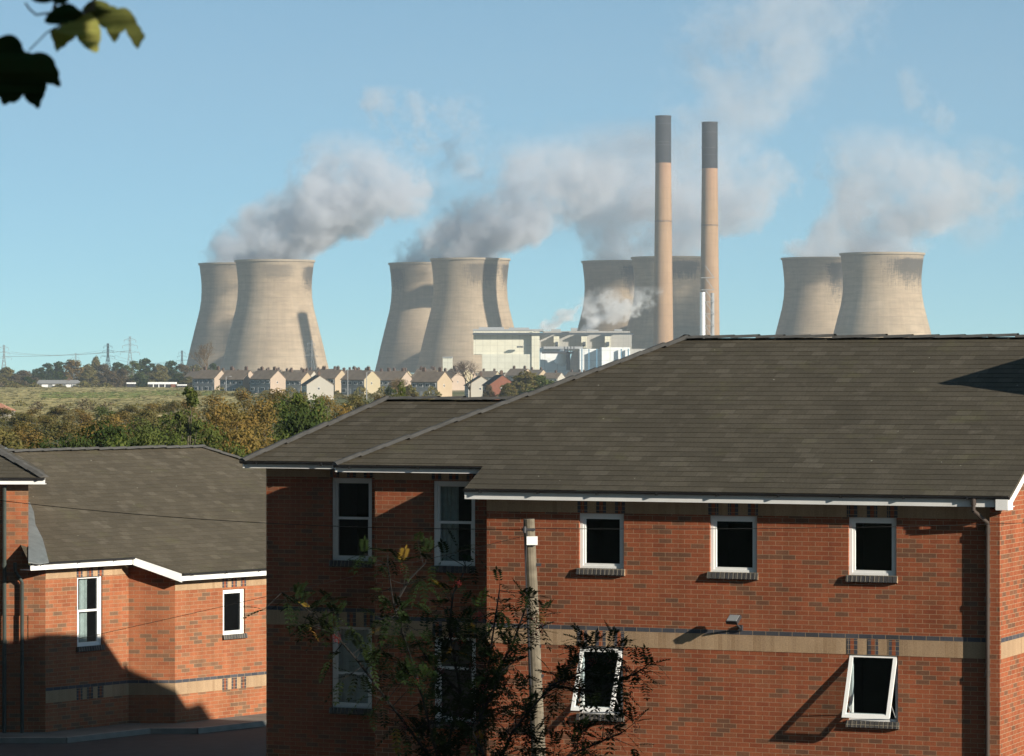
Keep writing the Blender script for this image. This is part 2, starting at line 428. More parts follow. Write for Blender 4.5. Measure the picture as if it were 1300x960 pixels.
def eave(parent, p0, p1, z, wallgap=.3, fh=.15, gutter=True, brk=1.0):
    """fascia + soffit + gutter; p0->p1 = roof edge line, outside on the right (d x up); z = roof edge height"""
    p0 = Vector((*p0[:2], 0)); p1 = Vector((*p1[:2], 0)); L = (p1-p0).length; d = (p1-p0)/L; n = d.cross(ZUP)
    mb = MB(); mb.box(p0+d*L/2-n*.02+ZUP*(z-.015-fh/2), L, .025, fh, d, n, ZUP); mb.build('fascia', M['wood_white'], parent)
    sb = MB(); sb.box(p0+d*L/2-n*(.034+(wallgap-.036)/2)+ZUP*(z-.01-fh), L-.01, wallgap-.036, .012, d, n, ZUP); sb.build('soffit', M['wood_white'], parent)
    if gutter:
        g = MB(); r = .034; N = 8
        c = p0+n*.03+ZUP*(z-.016)
        prof = [(-r, .012)]+[(r*math.cos(math.pi+math.pi*k/N), r*math.sin(math.pi+math.pi*k/N)) for k in range(N+1)]+[(r, .012)]
        inner = [(x*.85, y*.85 if y < 0 else y) for x, y in prof]
        for pr in (prof, inner):
            for (x0, y0), (x1, y1) in zip(pr, pr[1:]):
                g.face([c+n*x0+ZUP*y0, c+n*x1+ZUP*y1, c+d*L+n*x1+ZUP*y1, c+d*L+n*x0+ZUP*y0])
        for q in (0, L): g.face([c+d*q+n*x+ZUP*y for x, y in prof])
        k = 0.3
        while k < L:       # joints and brackets
            g.box(c+d*k+n*0+ZUP*(-.02), .03, .075, .05, d, n, ZUP); k += brk
        g.build('gutter', M['gutter'], parent)

# ================================================================== MAIN BUILDING
TH = math.radians(23)
U = Vector((math.cos(TH), -math.sin(TH), 0)); N_ = U.cross(ZUP)          # N_ = outward (towards the viewer)
O = Vector((-.424, 59.6, 0))
def B(u, v, z=0): return O+U*u+N_*v+ZUP*z
def wallpx(px, py, p0, d):
    """point of a vertical wall seen at a pixel -> (s along wall, z)"""
    p0 = Vector((p0[0], p0[1], 0)); kx = (px-CX)/F
    s = (kx*p0.y-p0.x)/(d.x-kx*d.y); y = p0.y+d.y*s
    return s, (HY-py)*y/F
PITCH = .445
BASE = GZ+.1
main = empty('brick_building', B(2, -5, GZ), 'large red brick block of flats with brown slate hipped roof and white windows', 'building')
inv = main.location.copy()
def part(o): o.location = o.location-inv if o.parent is main else o.location; return o
# openings
def op(p0, x0, x1, y0, y1):
    s0, zt = wallpx(x0, y0, p0, U); s1, _ = wallpx(x1, y0, p0, U)
    xm = (x0+x1)/2; zt = wallpx(xm, y0, p0, U)[1]; zb = wallpx(xm, y1, p0, U)[1]
    return (s0, s1, zb, zt)
R0 = B(0,0); M0 = B(-2.455,-.8); L0 = B(-5.37,-2.4)
wR = [op(R0,735,792,652,723), op(R0,901,961,655,728), op(R0,1077,1138,657,732)]
wRl = [op(R0,735,791,821,908), op(R0,1077,1140,828,917)]
wM = [op(M0,550,603,611,720)]; wMl = [op(M0,551,604,806,918)]
wL = [op(L0,421,472,607,713)]; wLl = [op(L0,421,472,793,900)]
FB = -2.14   # fascia bottom R
mb = MB(); wall_panel(mb, R0, B(8.87,0), BASE, -2.05, wR+wRl); mb.build('wall', M['brick'], main)['label'] = 'projecting right-hand brick wall with four courses of windows in sun' if False else 'long projecting brick wall lit by the sun'
mb = MB(); wall_panel(mb, M0, B(0,-.8), BASE, -1.68, wM+wMl)
wall_panel(mb, B(0,-.8), B(0,0), BASE, -2.05); mb.build('wall', M['brick'], main)['label'] = 'recessed brick wall in shade'
mb = MB(); wall_panel(mb, L0, B(-2.455,-2.4), BASE, -1.68, wL+wLl); wall_panel(mb, B(-2.455,-2.4), M0, BASE, -1.68)
wall_panel(mb, B(-5.37,-6.7), L0, BASE, -1.68); wall_panel(mb, B(-2.455,-6.7), B(-5.37,-6.7), BASE, -1.68)
wall_panel(mb, B(-2.455,-10.1), B(-2.455,-6.7), BASE, -1.68)
mb.build('wall', M['brick'], main)['label'] = 'end wall set back in shadow'
mb = MB(); wall_panel(mb, B(8.87,0), B(8.87,-10.9), BASE, -2.05)
mb.face([B(8.87,0.0,-2.05), B(8.87,-10.9,-2.05), B(8.87,-5.45,.5)])
wall_panel(mb, B(8.87,-10.9), B(-2.455,-10.9), BASE, -2.05)
mb.build('wall', M['brick'], main)['label'] = 'gable wall facing the sun'
# corner pier on the long wall
mb = MB(); mb.box((B(8.79,.03)+ZUP*(BASE-2.2)/2), .165, .085, abs(BASE+2.2), U, N_, ZUP); mb.build('corner_pier', M['brick'], main)
# roofs
EU, EZ = B, -1.99
def rz(v): return EZ+PITCH*(.3-v)
ZM, ZR = rz(-.5), rz(-5.45)
mb = MB()
uA, uE = -.28, 9.1
slope(mb, [B(-3.08,-.5,ZM), B(uE,-.5,ZM), B(uE,-5.45,ZR), B(1.56,-5.45,ZR)], U, B(0,.3,EZ))
slope(mb, [B(uA,.3,EZ), B(uE,.3,EZ), B(uE,-.5,ZM), B(uA,-.5,ZM)], U, B(0,.3,EZ))
slope(mb, [B(-3.08,-.5,ZM), B(-3.08,-10.4,ZM), B(1.56,-5.45,ZR)], -N_, B(-3.08,-.5,ZM))
slope(mb, [B(-3.08,-10.4,ZM), B(uE,-10.4,ZM), B(uE,-5.45,ZR), B(1.56,-5.45,ZR)], U, B(0,-10.4,ZM))
# underside of the catslide verge
mb.face([B(uA,.3,EZ), B(uA,-.5,ZM), B(uA,-.5,ZM-.05), B(uA,.3,EZ-.05)])
mb.face([B(uE,.3,EZ), B(uE,-5.45,ZR), B(uE,-5.45,ZR-.05), B(uE,.3,EZ-.05)])
roof = mb.build('roof', M['slate'], main)
mb = MB(); cap_line(mb, B(-3.08,-.5,ZM), B(1.56,-5.45,ZR)); mb.build('hip_cap', M['cap'], roof)
mb = MB(); cap_line(mb, B(1.5,-5.45,ZR), B(uE,-5.45,ZR)); cap_line(mb, B(-3.08,-10.4,ZM), B(1.56,-5.45,ZR)); mb.build('ridge_cap', M['cap'], roof)
ZL = ZM; ZLR = ZL+PITCH*2.45
mb = MB()
slope(mb, [B(-5.7,-2.1,ZL), B(-3.08,-2.1,ZL), B(-.9,-4.55,ZLR), B(-3.98,-4.55,ZLR)], U, B(0,-2.1,ZL))
slope(mb, [B(-5.7,-2.1,ZL), B(-5.7,-7,ZL), B(-3.98,-4.55,ZLR)], -N_, B(-5.7,-2.1,ZL))
slope(mb, [B(-5.7,-7,ZL), B(-3.08,-7,ZL), B(-.9,-4.55,ZLR), B(-3.98,-4.55,ZLR)], U, B(0,-7,ZL))
roof2 = mb.build('roof', M['slate'], main); roof2['label'] = 'lower hipped slate roof over the end wall'
mb = MB(); cap_line(mb, B(-3.98,-4.55,ZLR), B(-.9,-4.55,ZLR)); mb.build('ridge_cap', M['cap'], roof2)
mb = MB(); cap_line(mb, B(-5.7,-2.1,ZL), B(-3.98,-4.55,ZLR)); cap_line(mb, B(-5.7,-7,ZL), B(-3.98,-4.55,ZLR)); mb.build('hip_cap', M['cap'], roof2)
# eaves
eave(main, B(uA,.3), B(uE,.3), EZ, .3, .155, brk=1.05)
eave(main, B(-3.08,-.5), B(uA,-.5), ZM, .3, .11, brk=1.3)
eave(main, B(-5.7,-2.1), B(-3.08,-2.1), ZL, .3, .11, brk=1.3)
eave(main, B(-5.7,-7), B(-5.7,-2.1), ZL, .33, .11)
eave(main, B(-3.08,-2.1), B(-3.08,-.5), ZL, .6, .11, gutter=False)
# verge boards: right gable and the little left return of the catslide
def verge(u, v0, v1, z0, z1, side, h=.2, name='bargeboard'):
    mb = MB()
    for (k0, k1) in ((0, .025),):
        a, b = B(u, v0, z0), B(u, v1, z1); o_ = U*side*.025
        top = .0
        q = [a+ZUP*(top-h), b+ZUP*(top-h), b+ZUP*(top-.012), a+ZUP*(top-.012)]
        mb.face(q); mb.face([p+o_ for p in q]); 
        for i in range(4): mb.face([q[i], q[(i+1)%4], q[(i+1)%4]+o_, q[i]+o_])
    mb.build(name, M['wood_white'], main)
verge(uE-.03, .33, -5.45, EZ-.01, ZR-.0, 1, .19)
verge(uE-.03, -5.45, -10.4, ZR, ZM, 1, .19)
verge(uA, .3, -.5, EZ, ZM, 1, .12)
mb = MB(); mb.box(B(uE-.12, .2, EZ-.13), .2, .3, .17, U, N_, ZUP); mb.build('eave_box', M['wood_white'], main)
mb = MB(); mb.face([B(8.85,.3,EZ-.19+.0), B(uE-.03,.3,EZ-.19), B(uE-.03,-5.45,ZR-.19), B(8.85,-5.45,ZR-.19)]); mb.build('soffit', M['wood_white'], main)
# brick bands
bz = -4.245
def marks(ws, grow=.0): return [(o[0]+.02, o[1]-.02) for o in ws]
band(main, R0, U, 0, 8.70, bz, True, marks(wRl))
band(main, R0, U, 8.70+.001, 8.70+.002, bz, True) if False else None
band(main, M0, U, 0, 2.45, bz, True, marks(wMl)); band(main, L0, U, 0, 2.91, bz, True, marks(wLl))
band(main, R0, U, 0, 8.70, wR[1][3]+.235, False, marks(wR), .225)
band(main, M0, U, 0, 2.45, -1.735, False, marks(wM), max(.1, -1.735-wM[0][3]-.01))
band(main, L0, U, 0, 2.91, -1.735, False, marks(wL), max(.1, -1.735-wL[0][3]-.01))
# gable wall belt
GD = -N_; band(main, B(8.87,0), GD, 0, 10.9, bz, True)
# windows
for i, o in enumerate(wR): window(main, R0, U, *o, style='fixed')
for o in wRl: window(main, R0, U, *o, style='open', open_deg=24, sill=True)
for o in wM: window(main, M0, U, *o, style='double', curtain=[(.08,.5)], rail=.52)
for o in wMl: window(main, M0, U, *o, style='double', rail=.62)
for o in wL: window(main, L0, U, *o, style='double', rail=.52)
for o in wLl: window(main, L0, U, *o, style='double', curtain=[(.08,.9)], rail=.42)
# downpipe on the right
mb = MB(); s, _ = wallpx(1256, 700, R0, U); s2, _ = wallpx(1243, 640, R0, U)
pp = [B(s2,.33,-2.07), B(s2,.33,-2.22), B(s,.1,-2.42), B(s,.1,BASE)]
mb.path(pp, .034, 10)
for z in (-2.5, -3.6, -4.75, -6.2): mb.tube(B(s,.1,z), B(s,.1,z-.09), .045, .045, 10)
mb.tube(B(s2,.33,-2.03), B(s2,.33,-2.13), .045, .045, 10)
mb.build('downpipe', M['pipe'], main)
# side stair block beyond the gable
mb = MB(); q0, q1 = 9.45, 13.5
wall_panel(mb, B(q0,-2.9), B(q1,-2.9), BASE, .6); wall_panel(mb, B(q0,-9), B(q0,-2.9), BASE, .6); wall_panel(mb, B(q1,-2.9), B(q1,-9), BASE, .6); wall_panel(mb, B(q1,-9), B(q0,-9), BASE, .6)
mb.build('stair_tower', M['brick'], main)
mb = MB(); mb.box(B((q0+q1)/2, -5.95, .64), q1-q0+.1, 6.2, .1, U, N_, ZUP); mb.build('coping', M['lead'], main)
# satellite/flood light (its own thing)
def floodlight():
    s, z = wallpx(941, 797, R0, U)
    root = empty('floodlight', B(s,0,z), 'small black floodlight on a bracket above the buff brick band', 'lamp')
    def W(v): return v-root.location
    mb = MB(); mb.box(W(B(s,.03,z)), .07, .06, .09, U, N_, ZUP); mb.tube(W(B(s,.05,z)), W(B(s-.02,.2,z+.08)), .015, .015, 8); mb.build('bracket', M['darkmetal'], root)
    az = (ZUP*.75+N_*.66).normalized(); ay = U.cross(az)
    c = W(B(s-.04,.26,z+.15)); R_ = (U+N_*.25).normalized(); A_ = R_.cross(az)
    mb = MB(); mb.box(c, .22, .17, .06, R_, A_, az); mb.box(c+az*-.045, .17, .12, .03, R_, A_, az); mb.build('housing', M['darkmetal'], root)
    mb = MB(); mb.box(c+A_*0+az*.034, .19, .14, .008, R_, A_, az); mb.build('rim', M['greymetal'], root)
    mb = MB(); mb.box(c+A_*-.088, .17, .006, .05, R_, A_, az); mb.build('glass', M['glass'], root)
floodlight()
# re-parent offset
for ch in main.children: ch.location = ch.location-inv

# ================================================================== LEFT WING
BL = math.radians(51)
A = Vector((math.cos(BL), math.sin(BL), 0)); AN = A.cross(ZUP)
K = 1.275
YL = 63.95*K
CL = Vector((-.06927*YL, YL, 0))
def W3(a, n, z=0): return CL+A*a+AN*n+ZUP*z
left = empty('brick_building', W3(-1,-4,GZ), 'lower red brick wing at an angle with stepped eaves and grey slate roof', 'building')
X = Vector((1,0,0))
c3 = W3(-2.35*K, 0); j0 = Vector((-6.72*K, c3.y, 0)); n1 = (j0-CL).dot(AN)
c1 = W3(-4.85*K, n1); l0 = Vector((-12.5*K, c1.y, 0))
def op2(p0, d, x0, x1, y0, y1):
    s0 = wallpx(x0, y0, p0, d)[0]; s1 = wallpx(x1, y0, p0, d)[0]; xm = (x0+x1)/2
    return (s0, s1, wallpx(xm, y1, p0, d)[1], wallpx(xm, y0, p0, d)[1])
w1 = [op2(c1, A, 98, 130, 729, 821)]; w3 = [op2(c3, A, 283, 311, 748, 806)]
ZT = -3.72*K; EX = 3.0; OV = .35
BR = M['brick_l']
EZL = -3.55*K; PL = .46; RN = -4.2*K; n1e = n1+OV
def lz(n): return EZL+PL*(OV-n)
mb = MB(); wall_panel(mb, c3, W3(EX,0), BASE, ZT+.05, w3); zj, zc_ = lz(n1)-.14, lz(0)-.14; mb.face([(j0.x,j0.y,BASE),(c3.x,c3.y,BASE),(c3.x,c3.y,zc_),(j0.x,j0.y,zj)]); wall_panel(mb, c1, j0, BASE, lz(n1e)-.12, w1)
wall_panel(mb, l0, c1, BASE, lz(n1e)-.12)
mb.build('wall', BR, left)
mb = MB()
aj = (j0-CL).dot(A)+.05; a3s = -2.35*K-.14; RA = 2.7*K; HA = 6.5*K
aE = wallpx(37, 700, W3(0,n1e), A)[0]; aR = wallpx(-30, 600, W3(0,RN), A)[0]
slope(mb, [W3(aE,n1e,lz(n1e)), W3(HA,n1e,lz(n1e)), W3(RA,RN,lz(RN)), W3(aR,RN,lz(RN))], A, W3(0,OV,EZL))
slope(mb, [W3(a3s,OV,EZL), W3(EX+.3,OV,EZL), W3(EX+.3,n1e,lz(n1e)), W3(aj-.25,n1e,lz(n1e))], A, W3(0,OV,EZL))
slope(mb, [W3(-13,2*RN-n1e,lz(n1e)), W3(HA,2*RN-n1e,lz(n1e)), W3(RA,RN,lz(RN)), W3(-13,RN,lz(RN))], A, W3(0,2*RN-n1e,lz(n1e)))
slope(mb, [W3(HA,n1e,lz(n1e)), W3(HA,2*RN-n1e,lz(n1e)), W3(RA,RN,lz(RN))], -AN, W3(HA,n1e,lz(n1e)))
roofl = mb.build('roof', M['slate_l'], left)
mb = MB(); cap_line(mb, W3(-13,RN,lz(RN)), W3(RA,RN,lz(RN))); mb.build('ridge_cap', M['cap'], roofl)
mb = MB(); cap_line(mb, W3(RA,RN,lz(RN)), W3(HA,n1e,lz(n1e))); mb.build('hip_cap', M['cap'], roofl)
eave(left, W3(a3s,OV), W3(EX+.3,OV), EZL, OV, .15, gutter=True, brk=1.1)
eave(left, W3(aE+.05,n1e), W3(aj-.25,n1e), lz(n1e), OV, .15, gutter=True, brk=1.1)
# raking board over the splay, boxed in underneath
mb = MB(); pa, pb = W3(aj-.25,n1e,lz(n1e)-.005), W3(a3s,OV,EZL-.005); dn = Vector((0,-1,0))*.025
q = [pa, pb, pb-ZUP*.19, pa-ZUP*.17]; mb.face(q); mb.face([p+dn for p in q])
for i in range(4): mb.face([q[i], q[(i+1)%4], q[(i+1)%4]+dn, q[i]+dn])
mb.build('bargeboard', M['wood_white'], left)
mb = MB(); qa, qb = W3(aj+.25,n1+.0,lz(n1e)-.165), W3(a3s+.6,0,EZL-.18)
mb.face([pa-ZUP*.165, pb-ZUP*.185, qb, qa]); mb.face([qa, qb, qb+ZUP*.19, qa+ZUP*.19]); mb.build('soffit', M['wood_white'], left)
# bands
band(left, c3, A, 0, 2.34*K+EX, EZL-.18, False, marks(w3), .23)
band(left, c1, A, 0, (j0-c1).length-.01, lz(n1e)-.17, False, marks(w1), .23)
ZB3 = -5.43*K
band(left, c3, A, 0, 2.34*K+EX, ZB3, True, marks(w3)); band(left, c1, A, 0, (j0-c1).length, ZB3, True, marks(w1)); band(left, j0, X, 0, (c3-j0).length, ZB3, True)
window(left, c1, A, *w1[0], style='double', curtain=[(.3,.62)], rail=.5)
window(left, c3, A, *w3[0], style='fixed')
# pipes
mb = MB(); y = c1.y-.12
x1 = (5.5-CX)/F*y; x2 = (28-CX)/F*y; x3 = (13-CX)/F*y
mb.path([Vector((x1,y,-1.98*K)), Vector((x1,y,BASE))], .045, 10)
for z in (-3.3*K,-4.6*K): mb.tube(Vector((x1,y,z)), Vector((x1,y,z-.08)), .055, .055, 10)
mb.build('downpipe', M['pipe_g'], left)
mb = MB(); mb.path([Vector((x3+.12,y-.1,-3.28*K)), Vector((x3+.12,y-.1,-3.42*K)), Vector((x2,y,-3.62*K)), Vector((x2,y,BASE))], .04, 10); mb.build('downpipe', M['pipe_g'], left)
# tall block on the far left
t0 = Vector((-12.5*K, c1.y-.02, 0)); xr = (36-CX)/F*(c1.y-.02); t1 = Vector((xr, c1.y-.02, 0)); t2 = t1+Vector((-.136,1,0))*7
TZ = -1.83*K
mb = MB(); wall_panel(mb, t0, t1, ZT-.6, TZ-.05); wall_panel(mb, t1, t2, ZT-2, TZ-.05); mb.build('wall', BR, left)['label'] = 'taller brick wall at the end of the wing'
band(left, t0, X, 0, (t1-t0).length, TZ-.14, False, (), .14)
ov = .4; e0 = Vector((-13*K, c1.y-.32, TZ)); e1 = Vector((xr+ov, c1.y-.32, TZ)); e2 = e1+Vector((-.136,1,0))*8
r1_ = Vector((xr-2.1, c1.y+2.4, TZ+1.15)); r2_ = r1_+Vector((-.5,4,0))
mb = MB(); slope(mb, [e0, e1, r1_, Vector((-13*K, r1_.y, r1_.z))], X, e0)
slope(mb, [e1, e2, r2_, r1_], Vector((-.136,1,0)), e1)
ro = mb.build('roof', M['slate'], left)
mb = MB(); cap_line(mb, e1, r1_); mb.build('hip_cap', M['cap'], ro)
eave(left, Vector((-13*K, c1.y-.32, 0)), Vector((xr+ov, c1.y-.32, 0)), TZ, .3, .13)
# lead flashing where the tall wall meets the slates
def onroof(px, py):
    dr = Vector(((px-CX)/F, 1, (HY-py)/F))
    t = (EZL+PL*OV+PL*CL.dot(AN))/(dr.z+PL*Vector((dr.x,dr.y,0)).dot(AN)); return dr*t
for nm, fl in (('flashing', [(38,640),(43,652),(45,668),(54,686),(58,700),(62,716),(50,718),(36,716),(36,640)]), ('flashing', [(0,573),(8,570),(16,577),(20,586),(0,584)])):
    pts = [onroof(a, b)+ZUP*.04 for a, b in fl]; mb = MB()
    mb.face(pts); mb.face([p-ZUP*.02 for p in pts])
    for i in range(len(pts)): mb.face([pts[i], pts[(i+1)%len(pts)], pts[(i+1)%len(pts)]-ZUP*.02, pts[i]-ZUP*.02])
    mb.build(nm, M['lead'], left)
for ch in left.children: ch.location = ch.location-left.location

# ================================================================== POLE AND WIRES
def at(px, py, Y): return P(px, py, Y)
pole = empty('telegraph_pole', at(691,470,42)*1+ZUP*(GZ), 'weathered wooden telegraph pole with small white box in front of the brick wall', 'pole')
def rel(o, p): return Vector(p)-o.location
ptop, pbot = at(671.5,659,42), at(680,870,42); dirp = (pbot-ptop).normalized(); pg = ptop+dirp*((GZ-ptop.z)/dirp.z)
pole.location = pg
mb = MB(); NSEG = 14
for i in range(NSEG):
    a = ptop.lerp(pg, i/NSEG); b = ptop.lerp(pg, (i+1)/NSEG)
    mb.tube(rel(pole,a), rel(pole,b), .066+.045*i/NSEG, .066+.045*(i+1)/NSEG, 14, caps=i == 0)
mb.build('shaft', M['pole'], pole, smooth=True)
mb = MB(); mb.box(rel(pole, at(675.5,686,42)+Vector((0,-.08,0))), .13, .08, .1); mb.build('junction_box', M['white'], pole)
mb = MB()
mb.box(rel(pole, at(671,672,42)+Vector((0,-.06,0))), .16, .03, .03); mb.tube(rel(pole, at(666,668,42)+Vector((0,-.09,0))), rel(pole, at(666,676,42)+Vector((0,-.09,0))), .02, .02, 8)
for (x, y) in ((684,717),(679,757),(684,820),(687,858)): mb.box(rel(pole, at(x,y,42)+Vector((0,-.02,0))), .06, .03, .035)
mb.path([rel(pole, at(669,676,41.9)), rel(pole, at(667,720,41.9)), rel(pole, at(671,800,41.88)), rel(pole, at(674,870,41.86))], .008, 5)
mb.build('fitting', M['darkmetal'], pole)
def wire(name, a, b, sag, r, label, n=24):
    pts = [a.lerp(b, i/n)-ZUP*(sag*4*(i/n)*(1-i/n)) for i in range(n+1)]
    mb = MB(); mb.path(pts, r, 5); o = mb.build(name, M['wire'], None, loc=a.lerp(b,.5)); tag(o, label, 'cable', 'overhead cables'); return o
wire('overhead_cable', at(-60,628,46), at(668,672,42), .12, .0045, 'thin black cable crossing the lower slate roof to the pole')
wire('overhead_cable', at(-60,846,40), at(668,680,42), .02, .003, 'thin cable slanting up across the sunlit wing wall')
wire('overhead_cable', at(675,671,42), at(1400,660,52), .05, .004, 'thin cable running from the pole across the long brick wall')

# ================================================================== FOLIAGE HELPERS
def rnd_dir(rng):
    while True:
        v = Vector((rng.uniform(-1,1), rng.uniform(-1,1), rng.uniform(-1,1)))
        if .05 < v.length < 1: return v.normalized()
def leaf_quad(mb, c, nrm, s, rng, asp=.6):
    u = nrm.orthogonal().normalized(); a = rng.uniform(0, 6.28); w = nrm.cross(u)
    d = u*math.cos(a)+w*math.sin(a); e = nrm.cross(d)*asp
    mb.face([c-d*s, c+e*s*.8-nrm*s*.15, c+d*s, c-e*s*.8-nrm*s*.15])
def crown_mesh(name, rng, h, w, n, leaf, lobes=14, bottom=.15, mat=None, top=0.5, loose=1.0):
    mb = MB(); cl = []
    for i in range(lobes):
        t = rng.uniform(0, 1); a = rng.uniform(0, 6.28)
        zc = h*(bottom+(1-bottom)*t*.88); prof_ = math.sin(math.pi*min(1, (t*.82+.16)))**.6
        rr = w*.5*prof_*rng.uniform(.25,.8)
        cl.append((Vector((rr*math.cos(a), rr*math.sin(a), zc)), w*rng.uniform(.14,.26)*(1.15-.5*t)))
    cl.append((Vector((rng.uniform(-.1,.1)*w, 0, h*.9)), w*.14))
    per = n//len(cl)
    for c, r in cl:
        for _ in range(per):
            d = rnd_dir(rng); k = rng.random()**.45
            if rng.random() < .08*loose: k *= rng.uniform(1.05, 1.5)
            p = c+Vector((d.x*r, d.y*r, d.z*r*.85))*k
            nr = (d+rnd_dir(rng)*.9+ZUP*.3).normalized()
            leaf_quad(mb, p, nr, leaf*rng.uniform(.6,1.25), rng)
    me = mb.build(name, mat); return me, cl
def trunk_mesh(name, rng, h, cl, r, mat):
    mb = MB(); top = Vector((0,0,h*.75)); N = 5; prev = Vector((0,0,0)); pr = r
    for i in range(N):
        q = top*((i+1)/N)+Vector((rng.uniform(-.04,.04)*h*.3, rng.uniform(-.04,.04)*h*.3, 0)); r2 = r*(1-.8*(i+1)/N)
        mb.tube(prev, q, pr, r2, 7, caps=False); prev = q; pr = r2
    for c, _ in cl[:12]:
        s_ = Vector((0,0,max(.1*h, c.z*.55))); mid = s_.lerp(c,.5)+Vector((0,0,-.03*h))
        mb.tube(s_, mid, r*.35, r*.22, 5, caps=False); mb.tube(mid, c, r*.22, r*.06, 5, caps=False)
    return mb.build(name, mat)
M['bark'] = plain('bark', (.09,.075,.055), .95, .3, 4)
LM = {
 'dark': leaf_mat('leaves_dark_green', (.028,.05,.015), (.06,.085,.022), (.045,.062,.02)),
 'green': leaf_mat('leaves_green', (.06,.095,.022), (.12,.135,.035), (.085,.10,.03)),
 'olive': leaf_mat('leaves_olive', (.12,.12,.04), (.17,.15,.055), (.15,.115,.045)),
 'gold': leaf_mat('leaves_gold', (.21,.135,.04), (.27,.18,.055), (.15,.12,.04)),
 'orange': leaf_mat('leaves_orange', (.19,.115,.04), (.21,.14,.045), (.14,.11,.04)),
 'brown': leaf_mat('leaves_brown', (.12,.085,.05), (.15,.11,.07), (.095,.08,.045)),
}
protos = {}
def tree_proto(key, name, kind, h, w, n, leaf, seed, lobes=14, bottom=.12):
    rng = random.Random(seed)
    cr, cl = crown_mesh('crown', rng, h, w, n, leaf, lobes, bottom, LM[kind])
    tk = trunk_mesh('trunk', rng, h, cl, .022*h, M['bark'])
    protos[key] = (name, cr, tk)
    return cr, tk
used = set()
def tree(key, loc, sc=(1,1,1), rz=0., label='', cat='tree', group=None, tilt=0):
    name, cr, tk = protos[key]
    o = empty(name, loc, label, cat, group, rz); o.scale = sc
    for q in (cr, tk):
        if (key, q.name) not in used and q.parent is None: q.parent = o; used.add((key, q.name))
        else: c = q.copy(); C.objects.link(c); c.parent = o
    return o
# near thicket prototypes (real leaf clumps)
for k, (kind, n) in enumerate((('dark',5200),('green',5200),('olive',4600),('gold',4200),('orange',4200),('green',4000))):
    tree_proto('near%d' % k, 'bush_tree', kind, 6.0, 5.2, n, .115, 40+k, 20, .02)
for k, kind in enumerate(('dark','olive','orange','brown','green')):
    tree_proto('far%d' % k, 'tree', kind, 10.0, 9.0, 3200, .42, 60+k, 24, .0)
tree_proto('spire', 'young_poplar', 'green', 6.0, 2.0, 2000, .11, 90, 16, .02)

# thicket between the roofs and the field: (px, top py, Y, width m, key)
TH_ = [
 # nearest row, just over the left roof
 (20,560,135,4.2,'near2'),(62,556,140,3.6,'near0'),(100,548,138,3.8,'near0'),(140,532,142,4.6,'near0'),(182,540,140,3.6,'near1'),(215,550,136,3.6,'near1'),
 (150,548,128,3.4,'near1'),(255,536,145,4.2,'near1'),(290,560,136,3.6,'near1'),(310,540,150,4.4,'near3'),(335,555,140,3.6,'near3'),(362,545,150,3.8,'near1'),
 (385,512,155,4.8,'near0'),(415,528,160,4.2,'near1'),(440,545,150,3.4,'near1'),(355,575,128,2.8,'near5'),
 # second row
 (0,540,190,5,'near2'),(45,545,200,5,'near4'),(118,535,205,5,'near3'),(170,530,200,5,'near5'),(206,522,210,5,'near1'),(232,520,210,5,'near5'),
 (268,515,215,5,'near3'),(300,508,220,5.5,'near3'),(335,505,225,5.5,'near3'),(365,500,215,5,'near5'),(392,500,200,4.6,'near5'),(428,512,230,5,'near3'),(455,522,220,4.6,'near2'),
 (480,530,200,5,'near2'),(510,535,200,5,'near2'),
 # third row
 (60,528,320,6,'near2'),(110,524,330,6,'near4'),(150,522,340,6,'near3'),(190,518,330,6,'near2'),(240,505,340,6,'near4'),(275,500,350,7,'near3'),(310,494,360,7,'near4'),
 (5,517,430,7,'near2'),(38,519,440,6,'near3'),(72,516,450,7,'near2'),(104,518,430,6,'near3'),(136,515,450,7,'near5'),(166,513,440,6,'near2'),(196,511,450,7,'near3'),(222,508,440,6,'near2'),
 (22,534,260,5,'near3'),(84,533,265,5,'near2'),(140,524,270,5,'near3'),
 (345,492,370,7,'near3'),(380,496,360,6,'near2'),(415,500,360,6,'near3'),(450,500,380,6.5,'near2'),(480,500,380,6,'near4'),(505,498,380,6,'near2'),(540,502,380,6,'near3'),(30,524,380,6,'near2'),
]
KD = {'near0':'dark green','near1':'bright green','near2':'olive','near3':'golden autumn','near4':'rusty orange','near5':'leafy green'}
rng = random.Random(5)
ORD = ['first','second','third','fourth','fifth','sixth','seventh','eighth','ninth','tenth','eleventh','twelfth']
def rowof(Y): return 'nearest row of the thicket' if Y < 170 else ('middle row of the thicket' if Y < 300 else 'far row of the thicket')
TH_.sort(key=lambda q: q[0]); ords = {}
for i, (px, py, Y, w, key) in enumerate(TH_):
    top = (HY-py)/F*Y; h = top-GZ
    row = rowof(Y); kk = (key, row); ords[kk] = ords.get(kk, 0)+1
    tree(key, ((px-CX)/F*Y, Y, GZ), (w/5.2*1.12, w/5.2, h/6.0), rng.uniform(0,6.28), f'{ORD[ords[kk]-1]} {KD[key]} bushy tree from the left in the {row}', 'tree', 'bushy trees of the thicket')
tree('spire', ((240-CX)/F*170, 170, GZ), (1.1,1.1,(((HY-478)/F*170)-GZ)/6.0), 1, 'slender pale green poplar rising above the golden thicket', 'tree')
tree('spire', ((378-CX)/F*165, 165, GZ), (1,1,(((HY-486)/F*165)-GZ)/6.0), 2, 'slender leafy shoot standing above the dark green tree', 'tree')
tree('near1', ((508-CX)/F*230, 230, GZ), (.42,.42,(((HY-480)/F*230)-GZ)/6.0), 1, 'thin green tree peeping over the lower slate ridge', 'tree')

